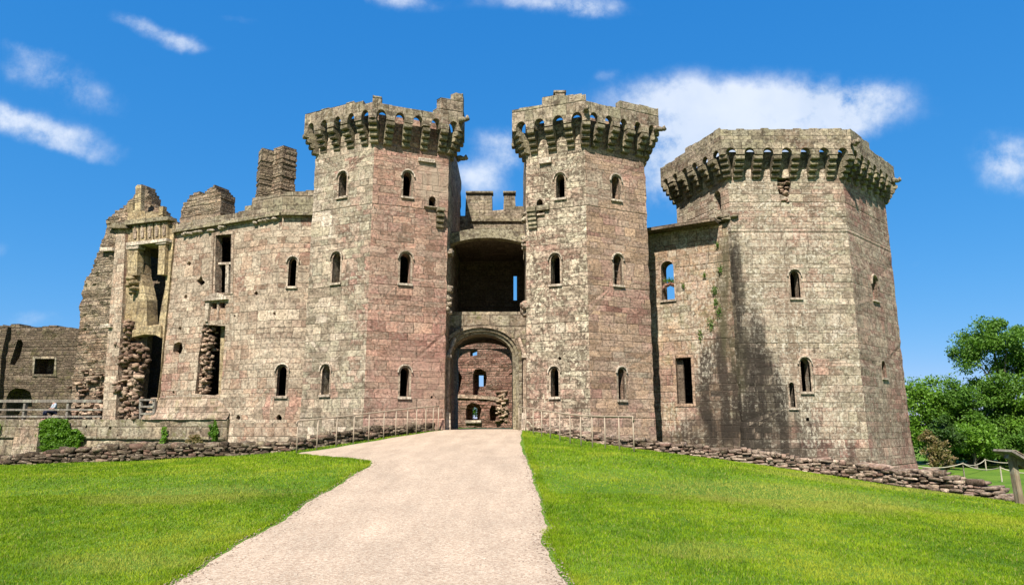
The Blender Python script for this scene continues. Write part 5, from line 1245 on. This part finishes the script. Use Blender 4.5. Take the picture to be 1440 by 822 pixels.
# ================================================================== trees
def tree(name, label, x, y, crowns, ncl, nleaf, size, mat, trunk_r=.22, group=None, cat='tree', bushy=False, flat=.75):
    z0 = float(ground(x, y)); root = thing(name, label, cat, (x, y, z0), group); acc = Acc(); limbs = bmesh.new(); zc0 = min(c_[2] - c_[5] for c_ in crowns)
    cents = []
    tot = sum(c_[3] * c_[4] * c_[5] for c_ in crowns)
    for (cx, cy, cz, rx, ry, rz) in crowns:
        k = max(4, int(ncl * rx * ry * rz / tot))
        for i in range(k):
            d = rng.normal(size=3); d /= np.linalg.norm(d); r_ = rng.random() ** .5; c_ = np.array([cx, cy, cz]) + d * r_ * np.array([rx, ry, rz]) * rng.uniform(.7, 1.02); cents.append(c_)
    cents = np.array(cents); per = nleaf // len(cents)
    for c_ in cents:
        cr_ = rng.uniform(.5, 1.15) * (max(crowns[0][3], 1.2) * .33); p_ = rng.normal(size=(per, 3)); p_ /= np.linalg.norm(p_, axis=1)[:, None]
        p_ *= (rng.random(per)[:, None] ** .6 * rng.choice([1, 1, 1.25], per)[:, None]) * cr_; p_[:, 2] *= flat; k = rng.normal(0, .12, 3)
        leaves(acc, c_ + p_ + k, size, .7)
    me = acc.mesh('crown'); me.materials.append(mat); o = bpy.data.objects.new('crown', me); C.objects.link(o); o.parent = root
    hT = max(c_[2] for c_ in crowns)
    bm = bmesh.new(); lean = rng.normal(0, .02 * hT, 2)
    tube(bm, [(0, 0, -.3), (lean[0] * .3, lean[1] * .3, hT * .3), (lean[0], lean[1], hT * .65), (lean[0] * 1.4, lean[1] * 1.4, hT * 1.05)], [trunk_r * 1.25, trunk_r, trunk_r * .6, trunk_r * .18], 8)
    sel = rng.choice(len(cents), min(len(cents), 16 if not bushy else 7), replace=False)
    for i in sel:
        c_ = Vector(cents[i]); zb = max(.25, min(hT * .8, c_.z * rng.uniform(.35, .7))); b0 = Vector((lean[0] * zb / hT, lean[1] * zb / hT, zb)); md = b0.lerp(c_, .55) + Vector((0, 0, .08 * hT)) ; tube(bm, [b0, md, c_], [trunk_r * .42, trunk_r * .24, trunk_r * .07], 6)
    me = bpy.data.meshes.new('trunk'); bm.to_mesh(me); bm.free(); me.materials.append(M_bark); o = bpy.data.objects.new('trunk', me); C.objects.link(o); o.parent = root
    return root
def X_(px, Y): return (px - 720) / FPX * (Y * cos(PITCH) + 1.0)
def zt(py, Y): return at(720, py, Y).z + 1.25          # height above the field
G = 'trees beyond the field'
Y0 = 52
hA = zt(440, Y0)
tree('broadleaf_tree', 'tallest broadleaf tree at the right edge, sky showing through its crown', X_(1405, Y0), Y0, [(0, 0, hA - 2.2, 2.7, 2.4, 2.1), (-2.0, 0, hA - 3.4, 1.7, 1.6, 1.5), (2.0, .3, hA - 3.6, 2.2, 2, 2.2), (-.2, 0, hA - 6.2, 2.9, 2.4, 2.0), (1.2, 0, hA - 8.4, 3.2, 2.4, 1.8)], 170, 50000, .12, M_leafA, .22, G)
tree('bushy_tree', 'round green tree right beside the hexagonal tower', X_(1305, 53), 53, [(0, 0, zt(522, 53) - 2.2, 2.6, 2.2, 2.1), (-1.8, 0, 2.2, 2.2, 2, 1.8), (1.5, 0, 2.6, 2.0, 2, 2.2)], 110, 30000, .12, M_leafC, .17, G)
tree('bushy_tree', 'darker bushy tree between the round green tree and the tallest tree', X_(1345, 51), 51, [(0, 0, zt(532, 51) - 2.0, 2.2, 2.0, 1.9), (-.6, 0, 2.4, 2.3, 2, 1.9), (1.2, 0, 1.6, 2.0, 2, 1.6)], 100, 27000, .12, M_leafA, .17, G)
tree('bushy_tree', 'broad tree cut by the right frame edge, behind the lectern board', X_(1462, 50), 50, [(0, 0, zt(505, 50) - 2.4, 2.6, 2.4, 2.4), (-.6, 0, 2.6, 2.8, 2.4, 2.4), (1.0, 0, 1.5, 2.8, 2.4, 1.5)], 110, 27000, .12, M_leafC, .18, G)
tree('bushy_tree', 'low round bright bush in front of the dark tree bases, left of the lectern', X_(1352, 48.5), 48.5, [(0, 0, zt(588, 48.5) - 1.5, 1.9, 1.5, 1.4)], 40, 7000, .12, M_leafC, .1, G, bushy=True)
tree('bushy_tree', 'low bush directly behind the lectern post', X_(1412, 48), 48, [(0, 0, zt(597, 48) - 1.4, 2.0, 1.5, 1.3), (.6, 0, .8, 1.8, 1.4, .9)], 40, 7500, .12, M_leafA, .1, G, bushy=True)
tree('bushy_tree', 'dark undergrowth tree at the foot of the tree row', X_(1375, 55), 55, [(0, 0, 2.2, 5.2, 1.6, 2.2), (-3, 0, 1.6, 4, 1.5, 1.8), (4, 0, 2.4, 4, 1.5, 2.4)], 120, 17000, .15, M_leafB, .15, G)
tree('dry_shrub', 'reddish dry shrub with seed heads at the foot of the hexagonal tower', X_(1297, 43), 43, [(0, 0, 1.2, .8, .9, 1.2), (-.5, 0, 2.2, .45, .5, .8), (.4, 0, .6, .7, .7, .6)], 30, 3000, .10, M_leafR, .05, None, cat='shrub', bushy=True)
tree('bushy_tree', 'grey green willow like shrub just right of the dry shrub', X_(1311, 46), 46, [(0, 0, 1.9, 1.2, 1.0, 1.6), (.3, 0, 3.0, .8, .8, .9)], 30, 4500, .12, M_leafB, .07, G, bushy=True)
# trees outside the frame to the right and those glimpsed through far openings
for (x_, y_, h_, mt, lb) in ((46, 52, 8.0, M_leafA, 'tall tree further right along the field edge'), (-8, 92, 6, M_leafC, 'far tree behind the courtyard, glimpsed through the ruin windows'), (-56, 84, 5.0, M_leafC, 'far tree behind the court, seen in the small arched opening at far left')):
    tree('broadleaf_tree', lb, x_, y_, [(0, 0, h_ - 2, 4, 3, 2.2), (0, 0, h_ * .4, 4.6, 3, h_ * .35)], 60, 9000, .22, mt, .25, G)
